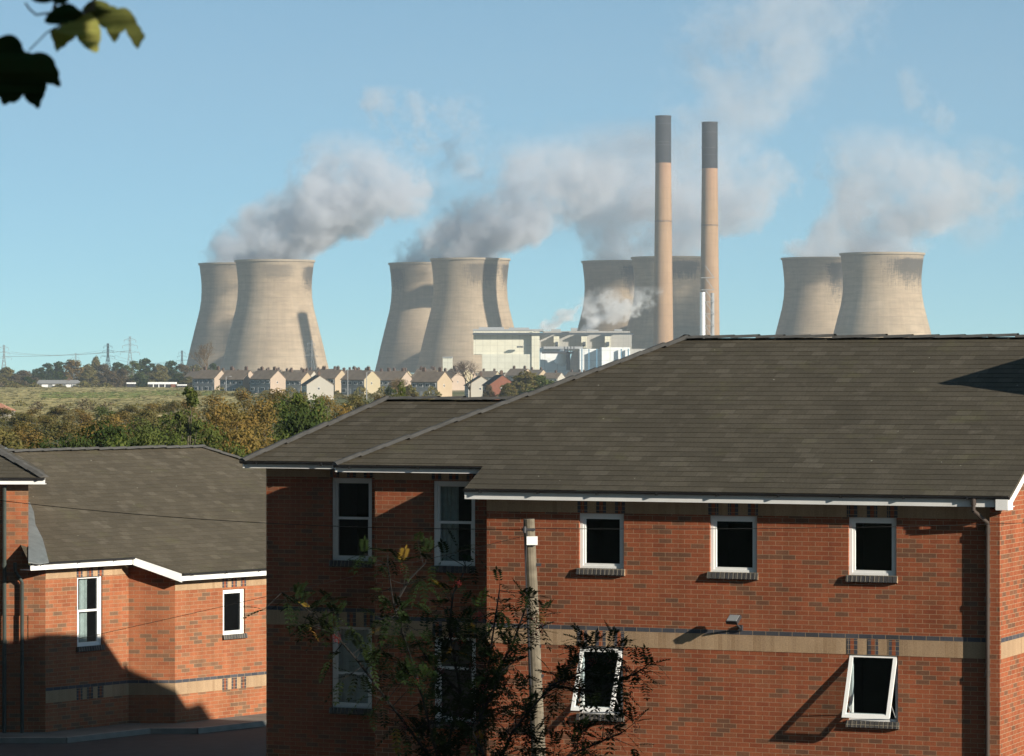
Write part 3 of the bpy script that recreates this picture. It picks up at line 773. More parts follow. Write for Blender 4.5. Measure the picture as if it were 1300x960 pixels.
# far tree line by the field
FT = [(-15,462,2000,18,'far2'),(8,466,1800,16,'far1'),(30,470,1800,16,'far3'),(48,468,1900,14,'far0'),(60,461,1950,15,'far0'),(74,459,1900,16,'far0'),(92,456,1850,19,'far2'),(112,462,1900,15,'far1'),(122,452,1950,10,'far1'),
      (132,462,1850,16,'far3'),(150,460,1900,17,'far0'),(168,458,1850,16,'far4'),(185,455,1900,17,'far0'),(202,462,1800,15,'far1'),(218,458,1850,16,'far0'),(232,462,1750,14,'far3'),(248,463,1900,16,'far1'),
      (140,470,1620,12,'far3'),(155,468,1640,13,'far3'),(176,474,1600,12,'far0'),(200,472,1600,12,'far1'),(226,474,1600,12,'far0'),(240,478,1500,11,'far1'),(270,461,1750,9,'far0'),
      (112,470,1700,13,'far1'),(75,472,1750,12,'far0'),(20,476,1650,11,'far3'),(0,478,1600,12,'far1'),(35,478,1600,10,'far0')]
KF = {'far0':'dark green','far1':'olive','far2':'orange autumn','far3':'brownish','far4':'mid green'}
ordf = {}; FT.sort(key=lambda q: q[0])
for i, (px, py, Y, w, key) in enumerate(FT):
    h = (HY-py)/F*Y-GZ; far = 'behind the field' if Y > 1700 else 'beside the field sheds'
    kk = (key, far); ordf[kk] = ordf.get(kk, 0)+1
    tree(key, ((px-CX)/F*Y, Y, GZ), (w/9*1.0, w/9, h/10), rng.uniform(0,6.28), f'{ORD[ordf[kk]-1]} {KF[key]} round tree from the left {far}', 'tree', 'trees along the far edge of the field')
for (px, py, Y, w, key, lab) in ((668,471,900,14,'far1','broad olive tree beside the red brick house'),(690,476,880,11,'far4','green tree half hidden by the long hip of the roof'),(645,486,850,6,'far1','small olive shrub below the red brick house'),
      (620,488,900,4,'far3','brownish shrub before the white fronted house'),(500,484,700,5,'far4','leafy green tree before the row of gables'),(520,488,720,5,'far1','olive tree before the cream gable house')):
    h = (HY-py)/F*Y-GZ
    tree(key, ((px-CX)/F*Y, Y, GZ), (w/9, w/9, h/10), rng.uniform(0,6.28), lab, 'tree')

# bare trees made of twigs
def bare_tree(name, loc, h, w, label, seed, col):
    rng = random.Random(seed); root = empty(name, loc, label, 'tree'); tw = MB(); tr = MB()
    def grow(p, d, l, r, lev):
        q = p+d*l; (tr if lev < 2 else tw).tube(p, q, r, r*.7, 5 if lev < 2 else 3, caps=False)
        if lev >= 6: return
        for _ in range(3 if lev < 4 else 3):
            nd = (d+rnd_dir(rng)*(.55+.05*lev)+ZUP*.12).normalized()
            grow(q, Vector((nd.x*w/h*1.1, nd.y*w/h*1.1, nd.z)).normalized(), l*rng.uniform(.68,.86), r*.62, lev+1)
    grow(Vector((0,0,0)), ZUP.copy(), h*.24, h*.022, 0)
    tr.build('trunk', M['bark'], root); tw.build('crown', col, root)
M['twig'] = plain('twigs', (.13,.10,.085), .95, .25, .5); M['twig2'] = plain('twigs_tan', (.19,.13,.07), .95, .25, .5)
bare_tree('bare_tree', P(597,470,880)+ZUP*GZ, 12.0, 12, 'large leafless brown tree standing between the terraced houses', 3, M['twig'])
bare_tree('bare_tree', P(262,470,1500)+ZUP*GZ, 21, 15, 'tall thin leafless tree in front of the far left cooling tower', 5, M['twig2'])
bare_tree('bare_tree', P(512,470,620)+ZUP*GZ, 8, 6, 'pinkish half bare tree in front of the pale gable', 8, M['twig2'])

# hedge rows of the field: loose bushes
hd = MB(); rng = random.Random(11)
hedges = []
def hedge(x0, x1, Y, h, label, kind, n):
    mb = MB(); c = P((x0+x1)/2, HY, Y)+ZUP*GZ
    for i in range(n):
        px = rng.uniform(x0, x1); hh = h*(.6+.4*math.sin(px*.21+Y)+.25*math.sin(px*.07)) if True else h
        p = Vector(((px-CX)/F*Y, Y+rng.uniform(-4,4), GZ+rng.random()**.7*max(.5,hh)))
        leaf_quad(mb, p-c, (rnd_dir(rng)+Vector((0,-.4,.4))).normalized(), rng.uniform(.25,.6)*Y/1500, rng, .8)
    o = mb.build('hedge', LM[kind], None); o.location = c; tag(o, label, 'hedge')
hedge(-40, 250, 1500, 2.6, 'long low olive hedge between the field and the far sheds', 'olive', 5200)
hedge(-40, 110, 1560, 3.0, 'brown scrubby hedge in front of the grey bungalow', 'brown', 2200)
hedge(225, 560, 980, 3.2, 'ragged green hedge along the foot of the terraced houses', 'olive', 5000)
hedge(0, 250, 700, 1.6, 'loose scrub along the near edge of the pale field', 'olive', 2600)
hedge(40, 140, 620, 2.6, 'patch of brown scrub on the slope of the field', 'brown', 1500)

# rowan tree in front
def rowan():
    Y = 34.0; base = Vector(((590-CX)/F*Y, Y, GZ)); rng = random.Random(21)
    root = empty('rowan_tree', base, 'dark leafed rowan tree with red berry clusters in front of the shaded walls', 'tree')
    tr = MB(); lf = [MB(), MB(), MB()]; be = MB()
    def w(px, py, dy=0): return P(px, py, Y+dy)-base
    limbs = [ # polylines in the plane of the tree with depth offsets
     [(585,1400,0),(575,1150,0),(560,980,-.2),(530,860,-.4),(500,770,-.4),(492,715,-.3)],
     [(575,1150,0),(610,1020,.3),(650,930,.4),(700,870,.5),(745,850,.5),(770,822,.5)],
     [(575,1150,0),(600,1000,0),(615,880,0),(628,790,0),(634,750,.1)],
     [(560,980,-.2),(500,900,-.3),(455,840,-.4),(420,800,-.5),(385,770,-.5),(358,752,-.5)],
     [(560,980,-.2),(585,880,.4),(570,800,.5),(575,755,.5),(592,720,.5)],
     [(500,770,-.4),(520,735,-.3),(540,715,-.3)],
     [(700,870,.5),(760,880,.5),(815,850,.5)],
     [(610,1020,.3),(720,960,.3),(790,930,.3)],
     [(615,880,0),(650,820,.1),(668,770,.1)],
     [(585,880,.4),(545,840,.4),(520,800,.5)],
     [(575,1150,0),(640,1010,-.4),(600,930,-.5),(640,850,-.5)],
    ]
    sites = []
    for li, L in enumerate(limbs):
        pts = [w(*q) for q in L]; n = len(pts)
        for i in range(n-1):
            r0 = (.05 if L[i][1] > 1100 else .015)*(1-.7*i/n); r1 = (.05 if L[i+1][1] > 1100 else .015)*(1-.7*(i+1)/n)
            tr.tube(pts[i], pts[i+1], r0, r1, 6, caps=False)
            if L[i+1][1] < 1080:
                for _ in range(max(2, int((pts[i+1]-pts[i]).length/(.034 if L[i][1] > 790 else .09)*(1.3 if L[i][0] > 680 else 1)))):
                    sites.append((pts[i].lerp(pts[i+1], rng.random()), (pts[i+1]-pts[i]).normalized(), i/n))
        sites.append((pts[-1], (pts[-1]-pts[-2]).normalized(), 1)); sites.append((pts[-1], (pts[-1]-pts[-2]).normalized(), 1))
    for p, d, t in sites:
        # side twig
        tl = rng.uniform(.08,.28); td = (d*.4+rnd_dir(rng)+ZUP*.3).normalized(); q = p+td*tl
        tr.tube(p, q, .006, .003, 4, caps=False)
        for _ in range(rng.randint(2,4)):
            ld = (td*.5+rnd_dir(rng)*.9).normalized(); ll = rng.uniform(.15,.24); kind = rng.choices((0,1,2),(.93,.055,.015))[0]
            side = ld.cross(ZUP).normalized() if abs(ld.z) < .95 else Vector((1,0,0)); up = side.cross(ld)
            K = 6; pr = q
            for k in range(1, K+1):
                c = q+ld*ll*k/K-ZUP*(.25*ll*(k/K)**2); lf[kind].tube(pr, c, .0012, .0012, 3, caps=False); pr = c
                for sg in (-1, 1):
                    dd = (side*sg+ld*.55-ZUP*.15).normalized(); s_ = .06*(1-.35*abs(k/K-.5))*rng.uniform(.85,1.15); wd = dd.cross(up).normalized()*s_*.2
                    lf[kind].face([c, c+dd*s_*.45+wd, c+dd*s_, c+dd*s_*.45-wd])
            dd = (pr-q).normalized(); wd = side*.012; lf[kind].face([pr, pr+dd*.028+wd, pr+dd*.062, pr+dd*.028-wd])
        if rng.random() < .09:
            bc = q-ZUP*.05
            for _ in range(26):
                c = bc+rnd_dir(rng)*rng.uniform(.01,.06)*Vector((1,1,.6)).length*.7; r = .0065
                for a in range(4):
                    t0_, t1_ = a*math.pi/2, (a+1)*math.pi/2
                    for zz in (1,-1): be.face([c+Vector((math.cos(t0_)*r, math.sin(t0_)*r,0)), c+Vector((math.cos(t1_)*r, math.sin(t1_)*r,0)), c+Vector((0,0,r*zz))])
    tr.build('trunk', plain('rowan_bark', (.010,.009,.008), .9, .3, 4), root)
    for k, mt, lb in ((0, leaf_mat('rowan_leaf_dark', (.009,.018,.007), (.018,.028,.010), (.015,.020,.008), .12), None), (1, leaf_mat('rowan_leaf_green', (.018,.032,.01), (.035,.05,.014), (.028,.038,.012), .2), 'lighter green leaves'), (2, leaf_mat('rowan_leaf_yellow', (.20,.13,.025), (.15,.11,.02), (.17,.09,.02), .3), 'yellow turning leaves')):
        o = lf[k].build('crown', mt, root)
        if lb: o['label'] = lb
    be.build('berries', plain('rowan_berry', (.13,.012,.01), .4, .2), root)
rowan()
# unseen tree added beyond the right edge to put the rowan in shade
cr, cl = crown_mesh('crown', random.Random(77), 13.5, 7.0, 15000, .19, 34, .10, LM['dark'])
tk = trunk_mesh('trunk', random.Random(78), 13.5, cl, .2, M['bark'])
bt_ = empty('added_shade_tree', (8.6, 27.6, GZ), 'unseen broadleaf tree added beyond the right edge to shade the rowan', 'tree'); cr.parent = bt_; tk.parent = bt_

# sycamore twig hanging at the top left
def sycamore():
    Y = 4.0; org = P(60,-60,Y)
    root = empty('sycamore_branch', org, 'sycamore twig with dark and yellow green leaves hanging into the sky corner', 'branch')
    m_dark = leaf_mat('sycamore_leaf_dark', (.018,.045,.018), (.022,.05,.018), (.028,.045,.016), .2, 20)
    m_light = leaf_mat('sycamore_leaf_light', (.30,.34,.09), (.26,.31,.08), (.36,.34,.11), .4, 14)
    m_mid = leaf_mat('sycamore_leaf_mid', (.03,.045,.014), (.025,.04,.012), (.10,.11,.035), .25, 18)
    def outline(pts, dy, mat, label=None, curl=.01, tilt=(0,0)):
        pts = [(x/5., y/5.) for x, y in pts]
        # roughen the margin with small teeth
        out = []
        for i in range(len(pts)):
            a, b = pts[i], pts[(i+1)%len(pts)]
            out.append(a); L = math.hypot(b[0]-a[0], b[1]-a[1])
            if L > 7:
                nx, ny = -(b[1]-a[1])/L, (b[0]-a[0])/L; kk = max(2, int(L/5))
                for k in range(1, kk): f = k/kk; s_ = (1.1 if k % 2 else -.5); out.append((a[0]+(b[0]-a[0])*f-nx*s_, a[1]+(b[1]-a[1])*f-ny*s_))
        cx = sum(p[0] for p in out)/len(out); cy = sum(p[1] for p in out)/len(out)
        def z(x, y): 
            r = math.hypot(x-cx, y-cy); return dy+curl*math.sin(r*.07)*.6+tilt[0]*(x-cx)+tilt[1]*(y-cy)+.003*math.sin(math.atan2(y-cy,x-cx)*5)
        import mathutils.geometry as mg
        V2 = [Vector((x, y, 0)) for x, y in out]; tris = mg.tessellate_polygon([V2])
        mb = MB(); 
        F3 = [P(x, y, Y+z(x, y))-org for x, y in out]; B3 = [p+Vector((0,.0006,0)) for p in F3]
        for t in tris: mb.face([F3[i] for i in t]); mb.face([B3[i] for i in reversed(t)])
        for i in range(len(F3)): j = (i+1)%len(F3); mb.face([F3[i], F3[j], B3[j], B3[i]])
        o = mb.build('leaf', mat, root)
        if label: o['label'] = label
    outline([(-160,330),(-60,260),(0,235),(70,218),(120,250),(160,330),(200,340),(270,332),(330,365),(368,440),(385,552),(335,535),(298,528),(285,590),(262,640),(245,692),(210,665),(170,640),(148,600),(100,650),(60,650),(20,668),(0,620),(-60,600),(-170,620),(-120,500),(-210,450)], 0, m_dark, 'large dark leaf', .02)
    outline([(375,175),(420,130),(480,118),(560,80),(600,112),(630,160),(640,230),(618,335),(570,318),(520,280),(485,228),(430,272),(362,332),(340,270),(318,200)], .02, m_light, 'pale yellow green leaf', .02)
    outline([(285,120),(330,65),(380,35),(440,20),(500,60),(530,85),(500,120),(440,140),(390,150),(345,155),(282,142)], -.01, m_dark, 'small dark leaf', .01)
    outline([(520,70),(540,35),(590,0),(650,5),(700,35),(750,55),(800,50),(850,100),(870,150),(922,225),(895,270),(872,312),(830,250),(795,185),(765,210),(728,272),(700,235),(672,180),(640,165),(610,120)], .03, m_mid, 'mottled green leaf', .02)
    outline([(230,-40),(330,-60),(440,-30),(430,10),(380,30),(330,10),(260,20),(200,0)], .0, m_dark, None, .01)
    tw = MB()
    def t(pts, r): tw.path([P(x/5., y/5., Y+.01)-org for x, y in pts], r, 6)
    t([(600,-150),(605,-20),(570,60),(520,95)], .0018); t([(520,95),(400,150),(300,205),(185,320)], .0009); t([(330,80),(230,95),(190,60),(160,20)], .0012)
    t([(380,-120),(360,0),(340,60)], .0022); t([(360,0),(300,-20),(230,0)], .0012); t([(600,10),(590,70)], .0012)
    tw.build('twig', M['bark'], root)
    # unseen loose leaves added on the sun side to shade the twig
    rg = random.Random(4); mb = MB(); S3 = Vector((SUN.x*math.cos(SUN_EL), SUN.y*math.cos(SUN_EL), math.sin(SUN_EL)))
    for (cx_, cy_, sp) in ((5,95,.085),(75,5,.022)):
        c0 = P(cx_, cy_, Y)-org
        for _ in range(26):
            c = c0+S3*rg.uniform(.42,1.1)+rnd_dir(rg)*sp*rg.uniform(.2,1.); nn = (S3+rnd_dir(rg)*.7).normalized(); u = nn.orthogonal().normalized(); v = nn.cross(u); s_ = rg.uniform(.035,.055); a0 = rg.uniform(0,6.3)
            poly = []
            for k in range(10): r = s_*(1 if k % 2 == 0 else .55); a = a0+k*math.pi/5; poly.append(c+u*math.cos(a)*r+v*math.sin(a)*r)
            mb.face(poly)
    tw2 = MB()
    o = mb.build('added_shade_leaves', m_dark, root)
    return root
sycamore()

# ================================================================== GROUND
def ground():
    m, nt, out = newmat('ground_cover'); g = NT(nt)
    pos = g.n('ShaderNodeNewGeometry').outputs['Position']
    n1 = g.noise(pos, .012, 5, .6); n2 = g.noise(pos, .09, 5, .65); n3 = g.noise(pos, .8, 3, .6)
    mp = g.n('ShaderNodeMapping'); mp.inputs['Scale'].default_value = (.012, .0035, 1); g.link(pos, mp.inputs[0])
    n4 = g.noise(mp.outputs[0], 1, 4, .6)
    col = g.ramp(n4, [(.35,(.10,.13,.04)),(.47,(.15,.15,.06)),(.55,(.29,.24,.13)),(.7,(.33,.27,.16))])
    col = g.mix(g.mapr(n2, .45,.7,0,.7), col, (.16,.13,.07))
    col = g.vmath('SCALE', col, g.mapr(n3, .3, .7, .8, 1.2))
    g.bsdf(out, col, .95, spec=.1)
    mb = MB(); S = 9000
    mb.face([(-S,-400,GZ),(S,-400,GZ),(S,9000,GZ),(-S,9000,GZ)])
    o = mb.build('ground', m); tag(o, kind='structure')
    # tarmac yard round the flats
    ya = plain('tarmac', (.05,.05,.05), .9, .2, 2); mb = MB(); mb.face([(-60,0,GZ+.008),(60,0,GZ+.008),(60,100,GZ+.008),(-60,100,GZ+.008)]); tag(mb.build('yard', ya), kind='structure')
    gr = plain('rough_grass', (.045,.06,.02), .95, .35, .3); mb = MB(); mb.face([(-220,-200,GZ+.004),(220,-200,GZ+.004),(220,420,GZ+.004),(-220,420,GZ+.004)]); tag(mb.build('lawn', gr), kind='structure')
ground()
def path_strip():
    pm = plain('paving_slabs', (.16,.15,.135), .9, .25, 1.5); km = plain('kerb_concrete', (.24,.23,.21), .9, .2, 3)
    pts = [l0, c1, j0, c3, W3(EX,0)]; mb = MB(); kb = MB(); N2 = [Vector((0,-1,0)), AN, Vector((0,-1,0)), AN]
    offs = []
    for i, p in enumerate(pts):
        if i == 0: nn = Vector((0,-1.3,0))
        elif i == len(pts)-1: nn = AN*1.3
        else: nn = (N2[i-1]+N2[i]).normalized()*1.38
        offs.append(Vector((p[0],p[1],0))+nn)
    for i in range(4):
        a_, b_ = Vector((pts[i][0],pts[i][1],0)), Vector((pts[i+1][0],pts[i+1][1],0)); c_, d_ = offs[i], offs[i+1]
        mb.face([a_+ZUP*(GZ+.11), c_+ZUP*(GZ+.11), d_+ZUP*(GZ+.11), b_+ZUP*(GZ+.11)])
        L_ = (d_-c_).length; dd = (d_-c_)/L_; kb.box((c_+d_)/2+ZUP*(GZ+.065), L_, .12, .125, dd, dd.cross(ZUP), ZUP)
    tag(mb.build('path', pm), kind='structure'); tag(kb.build('kerb', km), kind='structure')
path_strip()
def field_grass(label_mat, x0, x1, y0, y1, n, h, seed, name):
    rng = random.Random(seed); mb = MB()
    for _ in range(n):
        t = rng.random(); Y = 1/((1-t)/y0+t/y1); px = rng.uniform(x0, x1); s = rng.uniform(.6,1.3); c = Vector(((px-CX)/F*Y, Y, GZ)); w_ = s*rng.uniform(.5,1.3)*Y/900; a = rng.uniform(-.7,.7); e = Vector((math.cos(a), math.sin(a), 0))*w_
        hh = h*s; le = Vector((rng.uniform(-.2,.2), rng.uniform(-.1,.25), 0))
        mb.face([c-e, c+e, c+e*.6+ZUP*hh+le, c-e*.7+ZUP*hh*.9+le])
    tag(mb.build(name, label_mat), kind='stuff')
straw = leaf_mat('straw_grass', (.27,.23,.125), (.225,.20,.105), (.17,.16,.08), .15, .05); gg = leaf_mat('green_grass', (.10,.14,.045), (.13,.16,.055), (.12,.14,.05), .15, .05)
field_grass(straw, -40, 300, 560, 1480, 30000, .8, 5, 'grass')
field_grass(gg, 50, 175, 900, 1150, 4500, .8, 6, 'grass'); field_grass(gg, 170, 280, 1000, 1250, 3000, .8, 7, 'grass')
def sky_blocker():
    # unseen dark slope added behind the viewpoint to cut sky light on walls
    rng = random.Random(91); mb = MB(); m = plain('sky_blocker_scrub', (.03,.042,.016), .95, .4, .4); N, K_ = 48, 14
    def pt(i, j):
        a = math.radians(-125+153*i/N); r = 14+6*j; h = GZ+(84*math.sin(min(1, j/9.)*math.pi/2))*min(1, min(i, N-i)/5.)
        h += 1.6*math.sin(i*1.3+j*2.1)*math.sin(i*.47+j)*min(1, j/3.)
        return Vector((r*math.sin(a), -r*math.cos(a), h))
    for i in range(N):
        for j in range(K_): mb.face([pt(i,j), pt(i,j+1), pt(i+1,j+1), pt(i+1,j)])
    tag(mb.build('sky_blocker_hill', m), kind='structure')
sky_blocker()

# ================================================================== DISTANT HOUSES
M['roof_far'] = plain('roof_tiles_brown', (.17,.135,.105), .9, .22, .6); M['roof_grey'] = slate_mat('roof_tiles_grey', (.75,.8,.95), .4, .35)
M['pinkwall'] = plain('pink_render', (.38,.30,.24), .9, .08, .3); M['creamwall'] = plain('cream_render', (.36,.31,.21), .9, .06, .3)
M['whitewall'] = plain('white_render', (.40,.375,.33), .9, .06, .3); M['grey_and_shade_wall'] = plain('grey_render_and_shade', (.22,.23,.23), .9, .1, .3); M['redwall'] = plain('red_brick_far', (.19,.08,.055), .9, .15, 2)  # grey of sheds and bungalow; on house fronts it stands in for shade
M['stack'] = plain('stack_brick', (.11,.075,.06), .9, .2, 2); M['farglass'] = plain('far_glass', (.02,.025,.03), .15, .1, spec=.6); M['farwhite'] = plain('far_white', (.8,.8,.8), .5, .05)
def house_proto(L, D, he, hr, mwall, mroof, mfront=None, stacks=2, name='terraced_house', garage=False, front_w=4):
    """gable end faces local +X, front faces local -Y; origin at ground centre"""
    root = empty(name, (0,0,0))
    mb = MB(); x, y = L/2, D/2
    mb.face([(x,-y,0),(x,y,0),(x,y,he),(x,0,hr),(x,-y,he)]); mb.face([(-x,-y,0),(-x,-y,he),(-x,0,hr),(-x,y,he),(-x,y,0)])
    mb.face([(-x,y,0),(-x,y,he),(x,y,he),(x,y,0)])
    mb.build('wall', mwall, root)
    mb = MB(); mb.face([(-x,-y,0),(x,-y,0),(x,-y,he),(-x,-y,he)]); mb.build('wall', mfront or mwall, root)
    mb = MB(); o_ = .35; dz = (hr-he)/y; t = .16
    for s in (-1, 1):
        a = [(-x-.15,s*(y+o_),he-dz*o_),(x+.15,s*(y+o_),he-dz*o_),(x+.15,0,hr),(-x-.15,0,hr)]
        b = [(p[0],p[1],p[2]+t) for p in a]
        mb.face(b, [(p[0], abs(p[1])*1.1) for p in b]); mb.face(a)
        for i in range(4): mb.face([a[i], a[(i+1)%4], b[(i+1)%4], b[i]])
    mb.build('roof', mroof, root)
    for k in range(stacks):
        mb = MB(); cx_ = (-.5+k/(max(1,stacks-1)) if stacks > 1 else .2)*L*.62
        mb.box((cx_, .25, hr+.45), 1.0, .65, 1.5)
        for q in (-.28,.28): mb.tube((cx_+q,.25,hr+1.2), (cx_+q,.25,hr+1.55), .14, .11, 6)
        mb.build('chimney', M['stack'], root)
    def win(xc, zc, w, h, side):
        f = MB(); 
        if side == 'f': f.box((xc,-y-.02,zc), w, .06, h)
        else: f.box((x+.02,xc,zc), .06, w, h)
        fo = f.build('window', M['farwhite'], root); p = MB()
        if side == 'f':
            for q in (-1,1): p.box((xc+q*w*.235,-y-.055,zc), w*.40, .02, h*.82)
        else:
            for q in (-1,1): p.box((x+.055,xc+q*w*.235,zc), .02, w*.4, h*.82)
        p.build('pane', M['farglass'], fo)
    for k in range(front_w):
        xc = -L/2+L*(k+.5)/front_w; win(xc, he*.78, 1.3, 1.1, 'f')
        if garage and k == 0: continue
        if k % 2 == 0 or front_w < 3: win(xc, he*.28, 1.5, 1.2, 'f')
        else:
            d = MB(); d.box((xc,-y-.03,1.0), .9, .08, 2.0); d.build('door', M['greymetal'], root)
    win(-.4, he*.75, .6, .8, 'g')
    if garage:
        d = MB(); d.box((-L/2+L*.15,-y-.04,1.1), 2.4, .08, 2.1); d.build('garage_door', M['farwhite'], root)
    return root
PH = {  # darker grey fronts carry the shade of the side turned from the sun
 'pink': house_proto(9.2, 8, 4.9, 7.7, M['pinkwall'], M['roof_far'], M['grey_and_shade_wall']),
 'cream': house_proto(9.2, 8, 4.9, 7.6, M['creamwall'], M['roof_far'], M['grey_and_shade_wall']),
 'white': house_proto(9, 8, 4.4, 7.0, M['whitewall'], M['roof_far'], stacks=1),
 'buff': house_proto(9.2, 8, 4.9, 7.7, plain('buff_render',(.38,.30,.21),.9,.08,.3), M['roof_far'], M['grey_and_shade_wall']),
 'red': house_proto(8.5, 8, 4.6, 7.4, M['redwall'], M['roof_grey'], M['redwall'], stacks=1, garage=True, front_w=3),
}
first = {k: True for k in PH}
AZ0 = math.atan2(-.55, .83)
def house(kind, px, Y, az, label, sc=1.0, dz=0):
    r = PH[kind] if first[kind] else copy_tree(PH[kind]); first[kind] = False
    r.location = ((px-CX)/F*Y, Y, GZ+dz); r.rotation_euler = (0,0,az); r.scale = (sc, sc, sc)
    tag(r, label, 'house', 'houses below the cooling towers'); return r
HS = [
 ('pink',268,1240,0,'pink gabled house at the left end of the front row'),('pink',303,1210,0,'pink gabled house second in the front row'),('pink',340,1200,0,'pink gabled house third in the front row'),
 ('buff',377,1230,0,'buff gabled house behind the white gabled bungalow'),('buff',420,1240,.0,'buff gabled house just right of the white bungalow'),('cream',458,1150,0,'bright cream gabled house in mid row'),
 ('pink',502,1180,0,'pinkish house behind the half bare tree'),('buff',548,1010,.05,'cream gable house left of the big bare tree'),
]
for i, (k, px, Y, da, lb) in enumerate(HS): house(k, px, Y, AZ0+da+.06*math.sin(i*2.3), lb, 1+.05*math.sin(i*1.7), .25*math.cos(i*2.9))
house('white', 403, 960, AZ0-.75, 'white gabled bungalow standing forward of the front row', .92)
house('white', 609, 960, AZ0+1.05-1.9, 'white fronted house right of the big bare tree', .9)
house('red', 634, 930, AZ0-.95+.2, 'red brick house with white garage door and grey roof', .9)
rg = random.Random(33)
px = 262; i = 0; back_l = []
for rowY, x0, x1, st in ((1400,262,575,33),(1560,250,760,41),(1760,300,780,47)):
    px = x0; i = 0
    while px < x1:
        kind = rg.choice(('pink','pink','cream','buff','white'))
        word = {'pink':'pink','cream':'cream','buff':'buff','white':'white'}[kind]
        rowname = {1400:'second row of roofs',1560:'third row of roofs',1760:'farthest row of roofs'}[rowY]
        nth = ['first','second','third','fourth','fifth','sixth','seventh','eighth','ninth','tenth','eleventh','twelfth','thirteenth','fourteenth'][i]
        house(kind, px, rowY, AZ0+rg.uniform(-.2,.2), f'small {word} house, {nth} from the left in the {rowname}', rg.uniform(.88,1.03), rg.uniform(-.3,.9))
        px += st*rg.uniform(.85,1.1); i += 1
# street lamps among the houses
def lamp(px, Y, h, label):
    root = empty('street_lamp', P(px,HY,Y)+ZUP*GZ, label, 'street lamp', 'street lamps by the houses')
    mb = MB(); mb.tube((0,0,0),(0,0,h),.13,.09,6); mb.build('post', M['greymetal'], root)
    mb = MB(); mb.tube((0,0,h),(1.2,-.3,h+.15),.06,.05,5); mb.box((1.4,-.35,h+.12),.7,.3,.2); mb.build('lamp_head', M['greymetal'], root)
lamp(441.5,1000,8,'pale street lamp at the shaded house front'); lamp(465.5,960,7.5,'pale street lamp below the cream gable'); lamp(287,1080,6,'street lamp between the first two pink gables')
# bungalow, sheds
def shed(name, x0, x1, yt, yb, Y, mroof, mwall, label, cat, flat=False):
    z0 = (HY-yb)/F*Y; z1 = (HY-yt)/F*Y; X0, X1 = (x0-CX)/F*Y, (x1-CX)/F*Y; c = Vector(((X0+X1)/2, Y, z0)); L = X1-X0; H = z1-z0
    root = empty(name, c, label, cat); mb = MB(); mb.box((0,2,H*.27),L*.94,6,H*.54+.02) if not flat else mb.box((0,2,H*.36),L*.96,6,H*.72); mb.build('wall', mwall, root)
    mb = MB()
    if flat: mb.box((0,2,H*.84),L,6.6,H*.28)
    else:
        e = H*.55
        mb.face([(-L/2,-1.6,e),(L/2,-1.6,e),(L/2-2,2,H),(-L/2+.5,2,H)]); mb.face([(-L/2,5.6,e),(L/2,5.6,e),(L/2-2,2,H),(-L/2+.5,2,H)]); mb.face([(L/2,-1.6,e),(L/2,5.6,e),(L/2-2,2,H)]); mb.face([(-L/2,-1.6,e),(-L/2,5.6,e),(-L/2+.5,2,H)])
    mb.build('roof', mroof, root)
    return root, L, H
M['greyroof'] = plain('grey_sheet_roof', (.24,.24,.24), .8, .1, .4)
r_, L, H = shed('bungalow', 47, 104, 482.5, 493, 1500, M['greyroof'], M['grey_and_shade_wall'], 'long low grey roofed bungalow with white windows at the field edge', 'bungalow')
for k in (-.32,-.08,.22,.34):
    mb = MB(); mb.box((k*L,-1.03,H*.30),2.6,.1,1.1); mb.build('window', M['farwhite'], r_)
mb = MB(); mb.box((L*.2,2,H+.3),1,.8,1.2); mb.build('chimney', M['stack'], r_)
r_, L, H = shed('flat_roofed_shed', 188, 223, 485, 494.5, 1480, M['farwhite'], M['darkmetal'], 'white flat roofed shed with a red brick end wall', 'shed', True)
mb = MB(); mb.box((L*.42,-1.2,H*.36),L*.16,.4,H*.72); mb.build('end_wall', M['redwall'], r_)
for k in (-.3,-.1,.12):
    mb = MB(); mb.box((k*L,-1.15,H*.36),.35,.3,H*.72); mb.build('post', M['farwhite'], r_)
shed('flat_roofed_shed', 161, 171, 485.5, 492, 1480, M['farwhite'], M['darkmetal'], 'tiny white roofed shed left of the larger white shed', 'shed', True)
shed('flat_roofed_shed', 225, 236, 488, 493.5, 1480, M['farwhite'], M['darkmetal'], 'low pale shed right of the red brick end wall', 'shed', True)
shed('flat_roofed_shed', 259, 278, 493, 498, 1350, M['farwhite'], M['grey_and_shade_wall'], 'low white garage below the first pink gable', 'garage', True)
# red roof at the left edge
r_, L, H = shed('red_roofed_house', -30, 15, 512, 534, 560, plain('red_roof_tiles',(.42,.20,.13),.85,.15,1), M['whitewall'], 'house with a salmon red tiled roof at the left edge', 'house')

